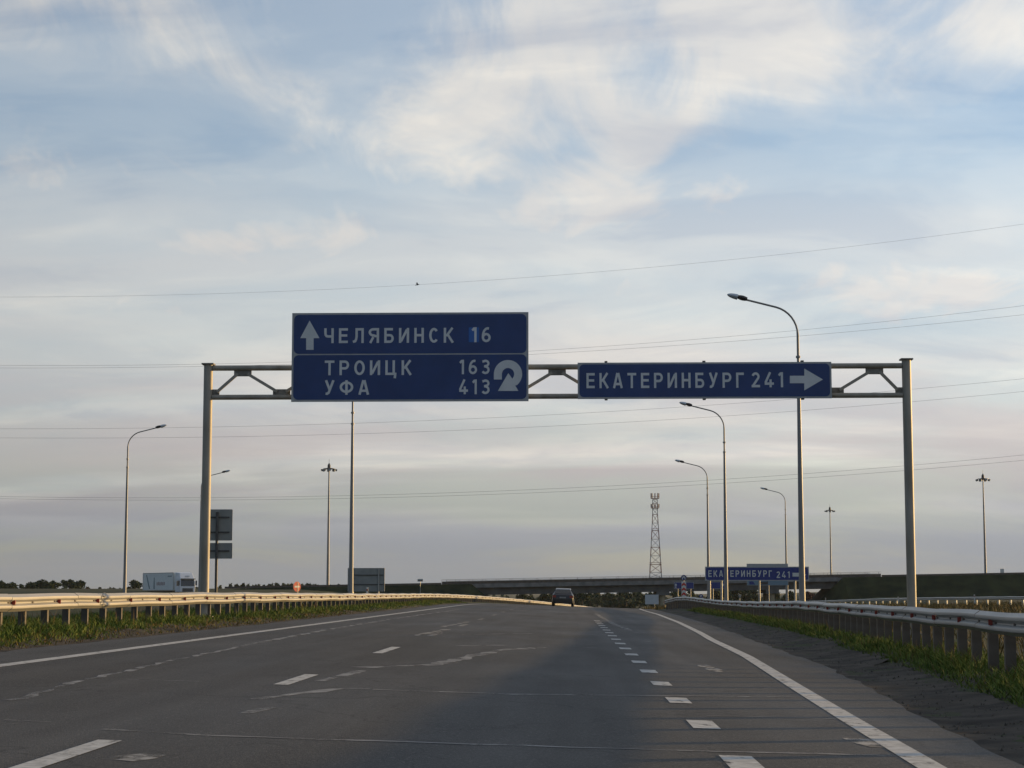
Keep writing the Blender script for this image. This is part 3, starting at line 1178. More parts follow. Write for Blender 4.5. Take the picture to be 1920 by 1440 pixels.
# ------------------------------------------------------------------ street lamps
def make_lamp():
    t = thing('street_lamp', (0, 0, 0), 'x', 'street lamp')
    MB().tube([(0, 0, -0.6), (0, 0, 0.4), (0, 0, 9.0)], [0.125, 0.12, 0.062], 12).build('pole', M_pole, t, smooth=True)
    pts = [(0, 0, 8.95), (0, 0, 10.35)]
    for a in np.linspace(0, 76, 9)[1:]:
        pts.append((-1.05 + 1.05 * math.cos(R(a)), 0, 10.35 + 1.05 * math.sin(R(a))))
    e = pts[-1]
    dx, dz = -math.sin(R(76)), math.cos(R(76))
    pts.append((e[0] + dx * 1.2, 0, e[2] + dz * 1.2))
    tip = pts[-1]
    MB().tube(pts, [0.05, 0.047] + [0.036] * (len(pts) - 2), 10).build('arm', M_pole, t, smooth=True)
    for z in (9.0, 9.55):
        MB().tube([(0, 0, z - 0.04), (0, 0, z + 0.04)], 0.085, 10).build('collar', M_pole, t)
    # luminaire: dark gear housing and a bulging glass bowl
    ax = Vector((dx, 0, dz))
    up = Vector((-dz, 0, dx)) * -1
    p0 = Vector(tip)

    def lump(a, b, n, prof_):
        vs, fs = [], []
        m = 12
        for i in range(n + 1):
            s = i / n
            w, h, lift = prof_(s)
            c = p0 + ax * (a + (b - a) * s) + up * lift
            for k in range(m):
                q = 2 * math.pi * k / m
                vs.append(c + Vector((0, 1, 0)) * (w * math.cos(q)) + up * (h * math.sin(q)))
        for i in range(n):
            for k in range(m):
                fs.append((i * m + k, i * m + (k + 1) % m, (i + 1) * m + (k + 1) % m, (i + 1) * m + k))
        fs.append(tuple(range(m))); fs.append(tuple(n * m + k for k in range(m)))
        return MB().add(vs, fs)

    h = lump(-0.10, 0.26, 5, lambda s: (0.10 + 0.04 * math.sin(s * 3.14), 0.065 + 0.03 * math.sin(s * 3.14), 0.03)).build('lamp_head', M_house, t, smooth=True)
    lump(0.262, 0.66, 8, lambda s: (0.16 * math.sqrt(max(0.02, 1 - (s * 1.0) ** 2.2)), 0.105 * math.sqrt(max(0.02, 1 - s ** 2.0)), 0.02)).build('lens', M_lens, h, smooth=True)
    return t


lamp = make_lamp()
LAMPS = [  # pole x, pole top pixel of the head, distance, turn, label
    (1504, 69.0, 0, 'tall street lamp rising behind the right end of the long gantry sign'),
    (1361.5, 109.0, 0, 'street lamp whose head hangs just below the long gantry sign'),
    (1328.5, 151.0, 0, 'street lamp behind the left end of the blue sign on legs'),
    (1475, 197.0, 0, 'small distant street lamp rising behind the right part of the blue sign on legs'),
    (658, 92.0, math.pi, 'street lamp behind the left rail whose head is hidden by the two-part gantry sign'),
    (233.5, 124.0, math.pi, 'leftmost street lamp with its arm to the right, left of the white truck'),
    (374, 167.0, math.pi, 'street lamp half hidden behind the left gantry post, just right of the truck'),
]
for i, (x, d, rz, lb) in enumerate(LAMPS):
    p = at(x, 1109, d)
    zg = max(zground(p.x, d), -0.4) if d < 160 else 0.15
    place_copy(lamp, i == 0, (p.x, d, zg), rz, lb, 'street lamps along the interchange', (1, 1, 1.03 if i < 2 else 1.0))

# ------------------------------------------------------------------ high masts with floodlight crowns
def make_mast():
    t = thing('high_mast', (0, 0, 0), 'x', 'light mast')
    MB().tube([(0, 0, -8), (0, 0, 0), (0, 0, 24.3)], [0.30, 0.30, 0.11], 10).build('pole', M_pole, t, smooth=True)
    MB().tube([(1.05 * math.cos(a), 1.05 * math.sin(a), 24.2) for a in np.linspace(0, 6.2832, 25)], 0.07, 6, cap=False).build('ring', M_dark, t)
    MB().tube([(0, 0, 24.0), (0, 0, 24.9), (0, 0, 25.3)], [0.34, 0.28, 0.05], 10).build('head_cap', M_dark, t, smooth=True)
    for k in range(8):
        a = k * math.pi / 4 + 0.2
        c, s = math.cos(a), math.sin(a)
        fl = MB().box((0, 0, 0), (0.30, 0.50, 0.34), Matrix.Translation((1.35 * c, 1.35 * s, 23.95)) @ Matrix.Rotation(a, 4, 'Z') @ Matrix.Rotation(R(25), 4, 'Y')).build('floodlight', M_dark, t)
        MB().box((0.155, 0, 0), (0.02, 0.44, 0.28), Matrix.Translation((1.35 * c, 1.35 * s, 23.95)) @ Matrix.Rotation(a, 4, 'Z') @ Matrix.Rotation(R(25), 4, 'Y')).build('lens', M_lens, fl)
        MB().bar((0.1 * c, 0.1 * s, 24.4), (1.1 * c, 1.1 * s, 24.15), 0.05, 0.05).build('spoke', M_dark, t)
    MB().tube([(0, 0, 25.2), (0, 0, 26.0)], 0.03, 5).build('lightning_rod', M_dark, t)
    return t


mast = make_mast()
for i, (x, y, d, lb) in enumerate([(617, 879, 351, 'floodlight mast left of the pole below the two-part gantry sign'),
                                   (1556, 957, 540, 'smallest floodlight mast, between the tall lamp and the right gantry post'),
                                   (1843, 898, 389, 'floodlight mast standing on the bank at the far right')]):
    p = at(x, y, d)
    place_copy(mast, i == 0, (p.x, d, p.z - 24.2), 0.4 * i, lb, 'floodlight masts')

# ------------------------------------------------------------------ lattice tower beyond the bridge
TD = 1050
tb = at(1229.5, 1109, TD)
k_ = TD / F
z_of = lambda y: EYE.z + (1109 - y) * k_
tower = thing('lattice_tower', (tb.x, TD, -6), 'red and white lattice telecom tower rising behind the bridge', 'tower')
M_tred = mat('tower_red', (0.24, 0.07, 0.06), (0.30, 0.12, 0.10), rough=0.7, scale=1)
M_twhite = mat('tower_white', (0.42, 0.42, 0.41), (0.5, 0.5, 0.49), rough=0.7, scale=1)


def half_w(z):
    return lerp_tab([(-6, 12.2 * k_), (z_of(1085), 11.2 * k_), (z_of(965), 4.6 * k_), (z_of(930), 4.2 * k_)], z)


levels = [-6, 1, z_of(1084), z_of(1074), z_of(1059), z_of(1043), z_of(1027), z_of(1012), z_of(996), z_of(982), z_of(966), z_of(956), z_of(945), z_of(938)]
for i in range(len(levels) - 1):
    z0, z1 = levels[i], levels[i + 1]
    w0, w1 = half_w(z0), half_w(z1)
    m = M_tred if i % 2 else M_twhite
    mb, mc = MB(), MB()
    for sx, sy in ((-1, -1), (1, -1), (1, 1), (-1, 1)):
        mb.bar((tb.x + sx * w0, TD + sy * w0, z0), (tb.x + sx * w1, TD + sy * w1, z1 - 0.02), 0.28, 0.28)
    mb.build('leg_section', m, tower)
    for a, b in (((-1, -1), (1, -1)), ((1, -1), (1, 1)), ((1, 1), (-1, 1)), ((-1, 1), (-1, -1))):
        mc.bar((tb.x + a[0] * w0, TD + a[1] * w0, z0), (tb.x + b[0] * w1, TD + b[1] * w1, z1), 0.13, 0.13)
        mc.bar((tb.x + b[0] * w0, TD + b[1] * w0, z0), (tb.x + a[0] * w1, TD + a[1] * w1, z1), 0.13, 0.13)
        mc.bar((tb.x + a[0] * w1, TD + a[1] * w1, z1), (tb.x + b[0] * w1, TD + b[1] * w1, z1), 0.2, 0.2)
    mc.build('bracing', m, tower)
for y, w in ((1059, 11.0), (996, 6.4), (954, 7.5), (936, 7.8)):
    z = z_of(y)
    mb = MB()
    ww = w * k_
    mb.box((tb.x, TD, z), (ww * 2, ww * 2, 0.25))
    for s in (-1, 1):
        mb.box((tb.x, TD + s * ww, z + 1.0), (ww * 2, 0.1, 0.12))
        mb.box((tb.x + s * ww, TD, z + 1.0), (0.1, ww * 2 - 0.12, 0.12))
    mb.build('platform', M_tred, tower)
for y, hgt in ((936, 2.6), (954, 2.0)):
    for k in range(8):
        a = k * math.pi / 4
        r = 7.4 * k_
        MB().box((0, 0, hgt / 2 + 0.3), (0.45, 0.35, hgt), Matrix.Translation((tb.x + r * math.cos(a), TD + r * math.sin(a), z_of(y))) @ Matrix.Rotation(a, 4, 'Z')).build('antenna', M_twhite if k % 2 else M_tred, tower)
MB().tube([(tb.x, TD, z_of(938)), (tb.x, TD, z_of(928))], 0.2, 6).build('mast_top', M_tred, tower)

# ------------------------------------------------------------------ overhead wires
WIRES = [((0, 557), (780, 534), (1920, 420), 'highest single overhead wire crossing the sky above both gantry signs', 0.028),
         ((0, 685), (950, 661), (1920, 573), 'upper wire of the pair that passes behind the two-part gantry sign', 0.034),
         ((0, 690), (950, 667), (1920, 590), 'lower wire of the pair that passes behind the two-part gantry sign', 0.034),
         ((0, 804), (950, 782), (1920, 710), 'upper wire of the pair just below the gantry signs', 0.034),
         ((0, 821), (950, 803), (1920, 734), 'lower wire of the pair just below the gantry signs', 0.034),
         ((0, 931), (950, 920), (1920, 853), 'upper wire of the lowest pair, crossing above the lattice tower', 0.036),
         ((0, 935), (950, 926), (1920, 863), 'lower wire of the lowest pair, crossing above the lattice tower', 0.036)]
M_wire = mat('wire_aluminium', (0.22, 0.22, 0.22), rough=0.5, metal=0.2)
for a, b, c, lb, r in WIRES:
    pts = []
    for x in np.linspace(-500, 2420, 40):
        la = (x - b[0]) * (x - c[0]) / ((a[0] - b[0]) * (a[0] - c[0]))
        lb_ = (x - a[0]) * (x - c[0]) / ((b[0] - a[0]) * (b[0] - c[0]))
        lc = (x - a[0]) * (x - b[0]) / ((c[0] - a[0]) * (c[0] - b[0]))
        y = a[1] * la + b[1] * lb_ + c[1] * lc
        pts.append(at(x, y, 262 - (x - 960) * 0.012))
    o = MB().tube(pts, r * 0.45, 5).build('overhead_wire', M_wire)
    tag(o, lb, 'wire', 'power line wires')

# ------------------------------------------------------------------ smaller signs
def legs(s, xs, d, z_top, rad=0.04, m=None):
    for x in xs:
        MB().tube([(x, d, min(zground(x, d), z_top - 0.5) - 0.3), (x, d, z_top)], rad, 8).build('leg', m or M_galv, s, smooth=True)


# repeat sign on legs right of the road
D3 = 127.0
s3, a0, c0, a1, c1 = sign_board('blue sign on four legs beside the right road, repeating the one-line gantry sign', (1322, 1062.5, 1517, 1089), D3)
flat(round_rect(a0 + 0.06, c0 + 0.06, a1 - 0.06, c1 - 0.06, 0.12), D3 - 0.006, 'face', M_bluefar, s3)
t_img('ЕКАТЕРИНБУРГ', (1328, 1069.5, 1447.5, 1081.5), s3, D3 - 0.012, M_whitefar)
t_img('241', (1456, 1071.5, 1481, 1083.5), s3, D3 - 0.012, M_whitefar)
poly_img([(1486, 1081), (1498, 1081), (1498, 1086), (1512, 1077.5), (1498, 1069), (1498, 1074), (1486, 1074)], D3 - 0.012, 'arrow', M_whitefar, s3)
legs(s3, [at(x, 1100, D3).x for x in (1331, 1353, 1424, 1491)], D3 + 0.12, c1 - 0.1, 0.07)


def plain_sign(label, box, d, face, leg_px, border=True, leg_r=0.05, back=None, cat='road sign', name='direction_sign'):
    x0, z1 = px(box[0], box[1], d)
    x1, z0 = px(box[2], box[3], d)
    s = thing(name, ((x0 + x1) / 2, d, z0), label, cat)
    MB().prism([(x0, z0), (x1, z0), (x1, z1), (x0, z1)], d, d + 0.05).build('panel', back or M_frame, s)
    if face:
        flat(round_rect(x0 + 0.04, z0 + 0.04, x1 - 0.04, z1 - 0.04, 0.08), d - 0.006, 'face', face, s)
    legs(s, [at(q, 1100, d).x for q in leg_px], d + 0.11, z1 - 0.1, leg_r)
    return s, x0, z0, x1, z1


s4 = plain_sign('small dark blue sign with an up arrow, left of the striped gore post', (1264, 1091.5, 1301, 1104), 230, M_bluefar, (1271, 1295))[0]
poly_img([(1266.5, 1102.5), (1268, 1102.5), (1268, 1097.5), (1269.5, 1097.5), (1267.2, 1093.5), (1265, 1097.5), (1266.5, 1097.5)], 230 - 0.012, 'arrow', M_whitefar, s4)
s5 = plain_sign('small dark blue sign showing below the left end of the legged blue sign', (1331, 1091, 1360.5, 1104), 215, M_bluefar, (1337, 1352))[0]
poly_img([(1352, 1097.6), (1355, 1097.6), (1355, 1100), (1358, 1096.6), (1355, 1093), (1355, 1095.6), (1352, 1095.6)], 215 - 0.012, 'arrow', M_whitefar, s5)
s6 = plain_sign('wide pale sign standing behind the legged blue sign, only its rims showing', (1400, 1057, 1478, 1097.5), 190, M_frame, (1441.5, 1477))[0]
poly_img([(1401, 1097), (1477, 1097), (1477, 1084), (1401, 1084)], 190 - 0.009, 'stripe', M_skyblue, s6)
poly_img([(1405, 1096), (1416, 1096), (1412, 1090), (1405, 1090)], 190 - 0.016, 'emblem', M_bluefar, s6)
poly_img([(1424, 1096), (1440, 1096), (1440, 1090), (1424, 1091)], 190 - 0.016, 'emblem', M_dark, s6)
plain_sign('blank pale back of a sign board in front of the left bridge pier', (1209.5, 1115, 1235, 1133), 240, None, (1227,), back=mat('pale_panel', (0.42, 0.47, 0.50), (0.48, 0.53, 0.56), rough=0.6, scale=2), leg_r=0.07)


def pole_sign(name, label, x, ytop, d, parts, pole_px=1109, rad=0.035, m=None):
    p = at(x, ytop, d)
    zg = zground(p.x, d)
    s = thing(name, (p.x, d, zg), label, 'road sign')
    MB().tube([(p.x, d + 0.06, zg - 0.3), (p.x, d + 0.06, p.z)], rad, 8).build('pole', m or M_galv, s, smooth=True)
    for nm, poly, yy, mm in parts:
        MB().prism([px(a, b, d) for a, b in poly], d + yy, d + yy + 0.008).build(nm, mm, s)
    return s


def disc(cx, cy, rx, ry, n=20):
    return [(cx + rx * math.cos(2 * math.pi * k / n), cy - ry * math.sin(2 * math.pi * k / n)) for k in range(n)]


# gore marker: round blue sign over a striped post
parts = [('disc', disc(1282, 1083, 5.2, 5.2), 0, M_bluefar),
         ('arrow', [(1279, 1086.5), (1280.5, 1086.5), (1280.5, 1083), (1283.5, 1083), (1283.5, 1086.5), (1285, 1086.5), (1285, 1082), (1282, 1079.5), (1279, 1082)], -0.012, M_whitefar),
         ('board', [(1277.8, 1119), (1286.6, 1119), (1286.6, 1090), (1277.8, 1090)], 0, M_whitefar)]
for k in range(3):
    y = 1093 + k * 9
    parts.append(('chevron', [(1278.3, y + 6.5), (1282.2, y + 3.5), (1286.1, y + 6.5), (1286.1, y + 2.5), (1282.2, y - 0.8), (1278.3, y + 2.5)], -0.012, M_redsign))
pole_sign('gore_marker', 'round blue sign above a red and white arrow post where the exit splits off', 1282, 1079, 152, parts)
pole_sign('round_sign', 'small round blue sign in the opening under the bridge beside the trees', 1314.5, 1114, 235,
          [('disc', disc(1314.5, 1117.5, 3.8, 3.8), 0, M_bluefar), ('arrow', [(1313, 1119.5), (1314.2, 1119.5), (1316.5, 1116.5), (1314.5, 1115.3), (1313, 1116)], -0.012, M_whitefar)])
pole_sign('triangular_sign', 'small pale triangular sign just above the right rail under the legged blue sign', 1387, 1114, 175,
          [('triangle', [(1383.5, 1115), (1391, 1115), (1387.3, 1121.5)], 0, M_back)])
# no entry sign left, turned half away
p = at(557, 1100, 132)
s = thing('no_entry_sign', (p.x, 132, zground(p.x, 132)), 'red round sign with white bar on a post behind the left guardrail', 'road sign')
zc_ = p.z
rot = Matrix.Translation((p.x, 132, zc_)) @ Matrix.Rotation(R(52), 4, 'Z')
for nm, poly, yy, mm in (('disc', [(0.36 * math.cos(a), 0.36 * math.sin(a)) for a in np.linspace(0, 6.2832, 25)[:-1]], 0, M_redsign),
                         ('bar', [(-0.25, -0.06), (0.25, -0.06), (0.25, 0.06), (-0.25, 0.06)], -0.01, M_whitefar)):
    mb = MB().prism(poly, yy, yy + 0.006)
    mb.v = [tuple(rot @ Vector(v)) for v in mb.v]
    mb.build(nm, mm, s)
MB().tube([(p.x + 0.03, 132.06, zground(p.x, 132) - 0.2), (p.x + 0.03, 132.06, zc_ + 0.3)], 0.035, 8).build('pole', M_galv, s)

# backs of the signs for the oncoming traffic
D7 = 60.0
p = at(408, 955, D7)
zg = zground(p.x, D7)
s = thing('traffic_sign', (p.x, D7, zg), 'two grey sign backs stacked on one pole beside the left gantry post', 'road sign')
MB().tube([(p.x, D7 - 0.05, zg - 0.3), (p.x, D7 - 0.05, at(408, 960, D7).z)], 0.045, 10).build('pole', M_dark, s, smooth=True)
for ya, yb, rows in ((955, 1013.5, (970, 998)), (1018, 1047.5, (1033,))):
    (x0, z1), (x1, z0) = px(381, ya, D7), px(435, yb, D7)
    pan = MB().prism(round_rect(x0, z0, x1, z1, 0.03), D7 + 0.03, D7 + 0.045).build('panel', M_back, s)
    for r_ in rows:
        xa_, za_ = px(386, r_, D7)
        xb_, zb2 = px(430, r_, D7)
        MB().box(((xa_ + xb_) / 2, D7 + 0.015, za_), (xb_ - xa_, 0.026, 0.05)).build('brace', M_dark, pan)
D8 = 132.0
(x0, z1), (x1, z0) = px(652, 1065, D8), px(720, 1109, D8)
s = thing('billboard_back', ((x0 + x1) / 2, D8, zground((x0 + x1) / 2, D8)), 'dark back of a large sign board behind the left rail by the lamp pole', 'road sign')
MB().box(((x0 + x1) / 2, D8 + 0.06, (z0 + z1) / 2), (x1 - x0, 0.05, z1 - z0)).build('panel', M_back, s)
for t in (0.15, 0.85):
    x = x0 + (x1 - x0) * t
    MB().tube([(x, D8 - 0.02, zground(x, D8) - 0.3), (x, D8 - 0.02, z1 - 0.05)], 0.05, 8).build('leg', M_galv, s)
for t in (0.3, 0.7):
    MB().box(((x0 + x1) / 2, D8 + 0.0, z0 + (z1 - z0) * t), (x1 - x0 - 0.1, 0.05, 0.06)).build('rail', M_dark, s)
MB().box((x1 + 0.02, D8 + 0.05, (z0 + z1) / 2), (0.035, 0.10, z1 - z0)).build('rim', M_galv, s)
# little signs on the banks
p = at(788, 1088, 340)
s = thing('small_sign', (p.x, 340, p.z - 1.6), 'tiny white sign with a dark bar on the left bank', 'road sign')
MB().box((p.x, 340, p.z), (1.0, 0.05, 0.5)).build('panel', M_whitefar, s)
MB().box((p.x, 339.96, p.z), (0.8, 0.02, 0.16)).build('bar', M_dark, s)
MB().tube([(p.x, 340.06, p.z - 2.4), (p.x, 340.06, p.z)], 0.05, 6).build('pole', M_galv, s)
p = at(1879, 1071, 352)
s = thing('small_sign', (p.x, 352, ztop(p.x)), 'narrow pale sign on two posts on top of the right bank', 'road sign')
MB().box((p.x, 352, p.z), (0.7, 0.05, 0.9)).build('panel', M_whitefar, s)
for sx in (-0.25, 0.25):
    MB().tube([(p.x + sx, 352.06, ztop(p.x) - 0.4), (p.x + sx, 352.06, p.z + 0.5)], 0.05, 6).build('pole', M_galv, s)
# slim marker posts
for i, (x, y, d, lb) in enumerate([(688.5, 1101, 104, 'slim white marker post behind the left rail, right of the lamp pole'),
                                   (1684, 1119, 205, 'small white marker post just left of the right gantry post, by the distant rail'),
                                   (1827, 1115, 178, 'small white marker post right of the right gantry post, by the distant rail'),
                                   (1548, 1121, 250, 'small white marker post at the left end of the distant rail')]):
    p = at(x, y, d)
    zg = zground(p.x, d)
    t = thing('marker_post', (p.x, d, zg), lb, 'post', 'marker posts')
    MB().box((p.x, d, (zg - 0.3 + p.z) / 2), (0.10, 0.06, p.z - zg + 0.3)).build('shaft', M_whitefar, t)
    MB().box((p.x, d - 0.035, p.z - 0.15), (0.08, 0.01, 0.1)).build('reflector', M_red, t)

# ------------------------------------------------------------------ the car ahead
def make_car(loc, label):
    c = thing('car', (0, 0, 0), label, 'car')
    M_body = mat('car_paint_dark', (0.014, 0.014, 0.018), (0.018, 0.018, 0.022), rough=0.3, spec=0.7, scale=2)
    M_trim = mat('car_trim', (0.02, 0.02, 0.02), rough=0.6)
    # stations along the length: y, half width low, belt z, half width belt, roof z, half width roof
    st = [(-2.15, 0.74, 0.70, 0.74, 0.74, 0.70), (-2.08, 0.84, 0.88, 0.83, 0.95, 0.74), (-1.85, 0.87, 0.93, 0.85, 1.06, 0.70),
          (-1.45, 0.88, 0.93, 0.86, 1.38, 0.58), (-1.0, 0.885, 0.92, 0.87, 1.47, 0.58), (-0.2, 0.89, 0.91, 0.875, 1.50, 0.60),
          (0.45, 0.885, 0.90, 0.87, 1.42, 0.60), (0.95, 0.88, 0.90, 0.86, 1.08, 0.72), (1.35, 0.87, 0.88, 0.82, 0.94, 0.74),
          (1.95, 0.82, 0.76, 0.78, 0.80, 0.66), (2.15, 0.70, 0.60, 0.66, 0.64, 0.58)]
    vs, fs = [], []
    m = 10
    for y, w, zb, wb, zr, wr in st:
        for x, z in ((0.62 * w / 0.88, 0.22), (w, 0.32), (w * 1.0, 0.58), (wb, zb), (wr, zr)):
            vs.append((x, y, z))
        for x, z in ((-wr, zr), (-wb, zb), (-w, 0.58), (-w, 0.32), (-0.62 * w / 0.88, 0.22)):
            vs.append((x, y, z))
    for i in range(len(st) - 1):
        for k in range(m):
            fs.append((i * m + k, i * m + (k + 1) % m, (i + 1) * m + (k + 1) % m, (i + 1) * m + k))
    fs.append(tuple(range(m))); fs.append(tuple(reversed([(len(st) - 1) * m + k for k in range(m)])))
    body = MB().add(vs, fs).build('body', M_body, c, smooth=True)
    bv = body.modifiers.new('bevel', 'BEVEL'); bv.width = 0.06; bv.segments = 3; bv.limit_method = 'ANGLE'; bv.angle_limit = R(20)
    # glass set a little proud of the shell
    MB().add([(-0.66, -1.93, 1.04), (0.66, -1.93, 1.04), (0.53, -1.47, 1.38), (-0.53, -1.47, 1.38), (-0.66, -1.86, 1.02), (0.66, -1.86, 1.02), (0.53, -1.42, 1.36), (-0.53, -1.42, 1.36)],
             [(0, 1, 2, 3), (4, 7, 6, 5), (0, 4, 5, 1), (1, 5, 6, 2), (2, 6, 7, 3), (3, 7, 4, 0)]).build('rear_window', M_glass, c)
    MB().add([(-0.66, 0.99, 1.08), (0.66, 0.99, 1.08), (0.55, 0.50, 1.40), (-0.55, 0.50, 1.40), (-0.66, 0.92, 1.06), (0.66, 0.92, 1.06), (0.55, 0.44, 1.38), (-0.55, 0.44, 1.38)],
             [(0, 3, 2, 1), (4, 5, 6, 7), (0, 1, 5, 4), (1, 2, 6, 5), (2, 3, 7, 6), (3, 0, 4, 7)]).build('windscreen', M_glass, c)
    for s in (-1, 1):
        for y0, y1 in ((-1.35, -0.40), (-0.32, 0.62)):
            q = [(s * 0.872, y0, 0.97), (s * 0.872, y1, 0.97), (s * 0.672, y1 - (0.15 if y1 > 0 else 0), 1.36), (s * 0.672, y0 + (0.1 if y0 < -1 else 0), 1.38)]
            MB().add(q + [(x - s * 0.04, y, z) for x, y, z in q], [(0, 1, 2, 3), (7, 6, 5, 4), (0, 4, 5, 1), (1, 5, 6, 2), (2, 6, 7, 3), (3, 7, 4, 0)]).build('side_window', M_glass, c)
        MB().box((s * 0.70, -2.09, 0.80), (0.28, 0.14, 0.17)).build('tail_light', M_red, c)
        MB().box((s * 0.64, 2.05, 0.62), (0.30, 0.14, 0.13)).build('headlight', M_lens, c)
        MB().box((s * 0.97, 0.45, 0.98), (0.18, 0.10, 0.13)).build('mirror', M_body, c)
        for y in (-1.32, 1.35):
            w = MB().tube([(s * 0.70, y, 0.32), (s * 0.72, y, 0.32), (s * 0.89, y, 0.32), (s * 0.905, y, 0.32)], [0.28, 0.325, 0.325, 0.28], 22).build('wheel', M_rubber, c, smooth=True)
            MB().tube([(s * 0.895, y, 0.32), (s * 0.912, y, 0.32)], [0.21, 0.20], 14).build('rim', M_galv, w)
    MB().box((0, -2.16, 0.46), (1.62, 0.12, 0.24)).build('bumper', M_trim, c)
    MB().box((0, -2.165, 0.72), (0.52, 0.02, 0.112)).build('number_plate', M_back, c)
    MB().tube([(0.45, -2.25, 0.27), (0.45, -1.9, 0.27)], 0.035, 8).build('exhaust', M_dark, c)
    c.location = loc
    return c


CD = 156.5
p = at(1055.5, 1137, CD)
car = make_car((p.x, CD, zroad(p.x, CD)), 'dark sedan seen from behind, driving ahead towards the bridge')
car.rotation_euler = (-0.006, math.atan(SLOPE), -0.015)

# ------------------------------------------------------------------ the truck on the other carriageway
TDn = 288.0


def make_truck():
    t = thing('truck', (0, 0, 0), 'white articulated truck with box trailer behind the left guardrail', 'truck')
    MW = mat('truck_white', (0.70, 0.74, 0.73), (0.76, 0.79, 0.78), rough=0.5, scale=1.2)
    MC = mat('truck_cab', (0.68, 0.72, 0.77), rough=0.35)
    MG = mat('truck_marking', (0.16, 0.22, 0.25), rough=0.6)
    MR = mat('truck_lettering', (0.34, 0.24, 0.25), rough=0.6)
    # local frame: front of the truck at -Y, trailer runs to +Y
    tr = MB().box((0, 9.6, 2.55), (2.5, 13.4, 2.75)).build('trailer', MW, t)
    for x in (-1.26, 1.26):
        for z in (1.2, 3.9):
            MB().box((x, 9.6, z), (0.03, 13.42, 0.09)).build('trim_rail', M_frame, tr)
        for y in (2.92, 16.28):
            MB().box((x, y, 2.55), (0.035, 0.12, 2.6)).build('corner_post', M_frame, tr)
    # markings on the flank that faces the road
    for s in (-1,):
        X = s * 1.258
        MB().add([(X, 14.9, 3.6), (X, 14.5, 3.6), (X, 13.0, 1.4), (X, 13.5, 1.4)], [(0, 1, 2, 3)]).build('stripe', MG, tr)
        MB().add([(X, 11.4, 3.2), (X, 11.1, 3.2), (X, 10.9, 1.4), (X, 11.5, 1.4)], [(0, 1, 2, 3)]).build('stripe', MG, tr)
        for k in range(6):
            MB().box((X, 9.9 - k * 0.62, 2.2 + 0.04 * (k % 2)), (0.006, 0.42, 0.5)).build('lettering', MR, tr)
        for k in range(5):
            MB().box((X, 5.2 - k * 0.36, 3.35), (0.006, 0.24, 0.2)).build('lettering', MG, tr)
    cab = MB().add([(-1.24, 0.08, 0.9), (1.24, 0.08, 0.9), (1.24, 2.2, 0.9), (-1.24, 2.2, 0.9),
                    (-1.24, 0.0, 1.75), (1.24, 0.0, 1.75), (1.24, 2.2, 1.75), (-1.24, 2.2, 1.75),
                    (-1.18, 0.22, 2.95), (1.18, 0.22, 2.95), (1.24, 2.2, 2.95), (-1.24, 2.2, 2.95),
                    (-1.05, 0.85, 3.85), (1.05, 0.85, 3.85), (1.2, 2.2, 3.95), (-1.2, 2.2, 3.95)],
                   [(0, 3, 2, 1), (0, 1, 5, 4), (1, 2, 6, 5), (2, 3, 7, 6), (3, 0, 4, 7), (4, 5, 9, 8), (5, 6, 10, 9), (6, 7, 11, 10), (7, 4, 8, 11),
                    (8, 9, 13, 12), (9, 10, 14, 13), (10, 11, 15, 14), (11, 8, 12, 15), (12, 13, 14, 15)]).build('cab', MC, t)
    bv = cab.modifiers.new('bevel', 'BEVEL'); bv.width = 0.08; bv.segments = 3
    MB().add([(-1.12, -0.02, 1.82), (1.12, -0.02, 1.82), (1.08, 0.17, 2.78), (-1.08, 0.17, 2.78), (-1.12, 0.05, 1.82), (1.12, 0.05, 1.82), (1.08, 0.24, 2.78), (-1.08, 0.24, 2.78)],
             [(0, 1, 2, 3), (7, 6, 5, 4), (0, 4, 5, 1), (1, 5, 6, 2), (2, 6, 7, 3), (3, 7, 4, 0)]).build('windscreen', M_glass, t)
    MB().box((0, -0.02, 2.92), (2.3, 0.35, 0.14)).build('sun_visor', M_dark, t)
    MB().box((0, 0.03, 1.25), (1.7, 0.08, 0.5)).build('grille', M_dark, t)
    MB().box((0, 0.02, 0.62), (2.45, 0.25, 0.5)).build('bumper', MC, t)
    for s in (-1, 1):
        MB().box((s * 1.25, 1.05, 2.25), (0.03, 0.95, 0.75)).build('side_window', M_glass, t)
        MB().box((s * 1.42, 0.15, 2.3), (0.22, 0.14, 0.75)).build('mirror', M_dark, t)
        MB().box((s * 0.95, -0.11, 0.72), (0.4, 0.04, 0.2)).build('headlight', M_lens, t)
        for y, nm in ((1.1, 'wheel'), (4.2, 'wheel'), (11.6, 'wheel'), (12.9, 'wheel'), (14.2, 'wheel')):
            w = MB().tube([(s * 0.92, y, 0.5), (s * 0.95, y, 0.5), (s * 1.2, y, 0.5), (s * 1.22, y, 0.5)], [0.45, 0.5, 0.5, 0.45], 20).build(nm, M_rubber, t, smooth=True)
            MB().tube([(s * 1.215, y, 0.5), (s * 1.235, y, 0.5)], [0.28, 0.25], 12).build('rim', M_galv, w)
    MB().box((0, 8.6, 0.95), (1.0, 15.0, 0.3)).build('chassis', M_dark, t)
    MB().box((0, 0.30, 3.35), (0.7, 0.12, 0.18)).build('roof_light', M_lens, t)
    return t


truck = make_truck()
p = at(352, 1109, TDn)
truck.location = (p.x, TDn, 0.15)
truck.rotation_euler = (0, 0, R(33))


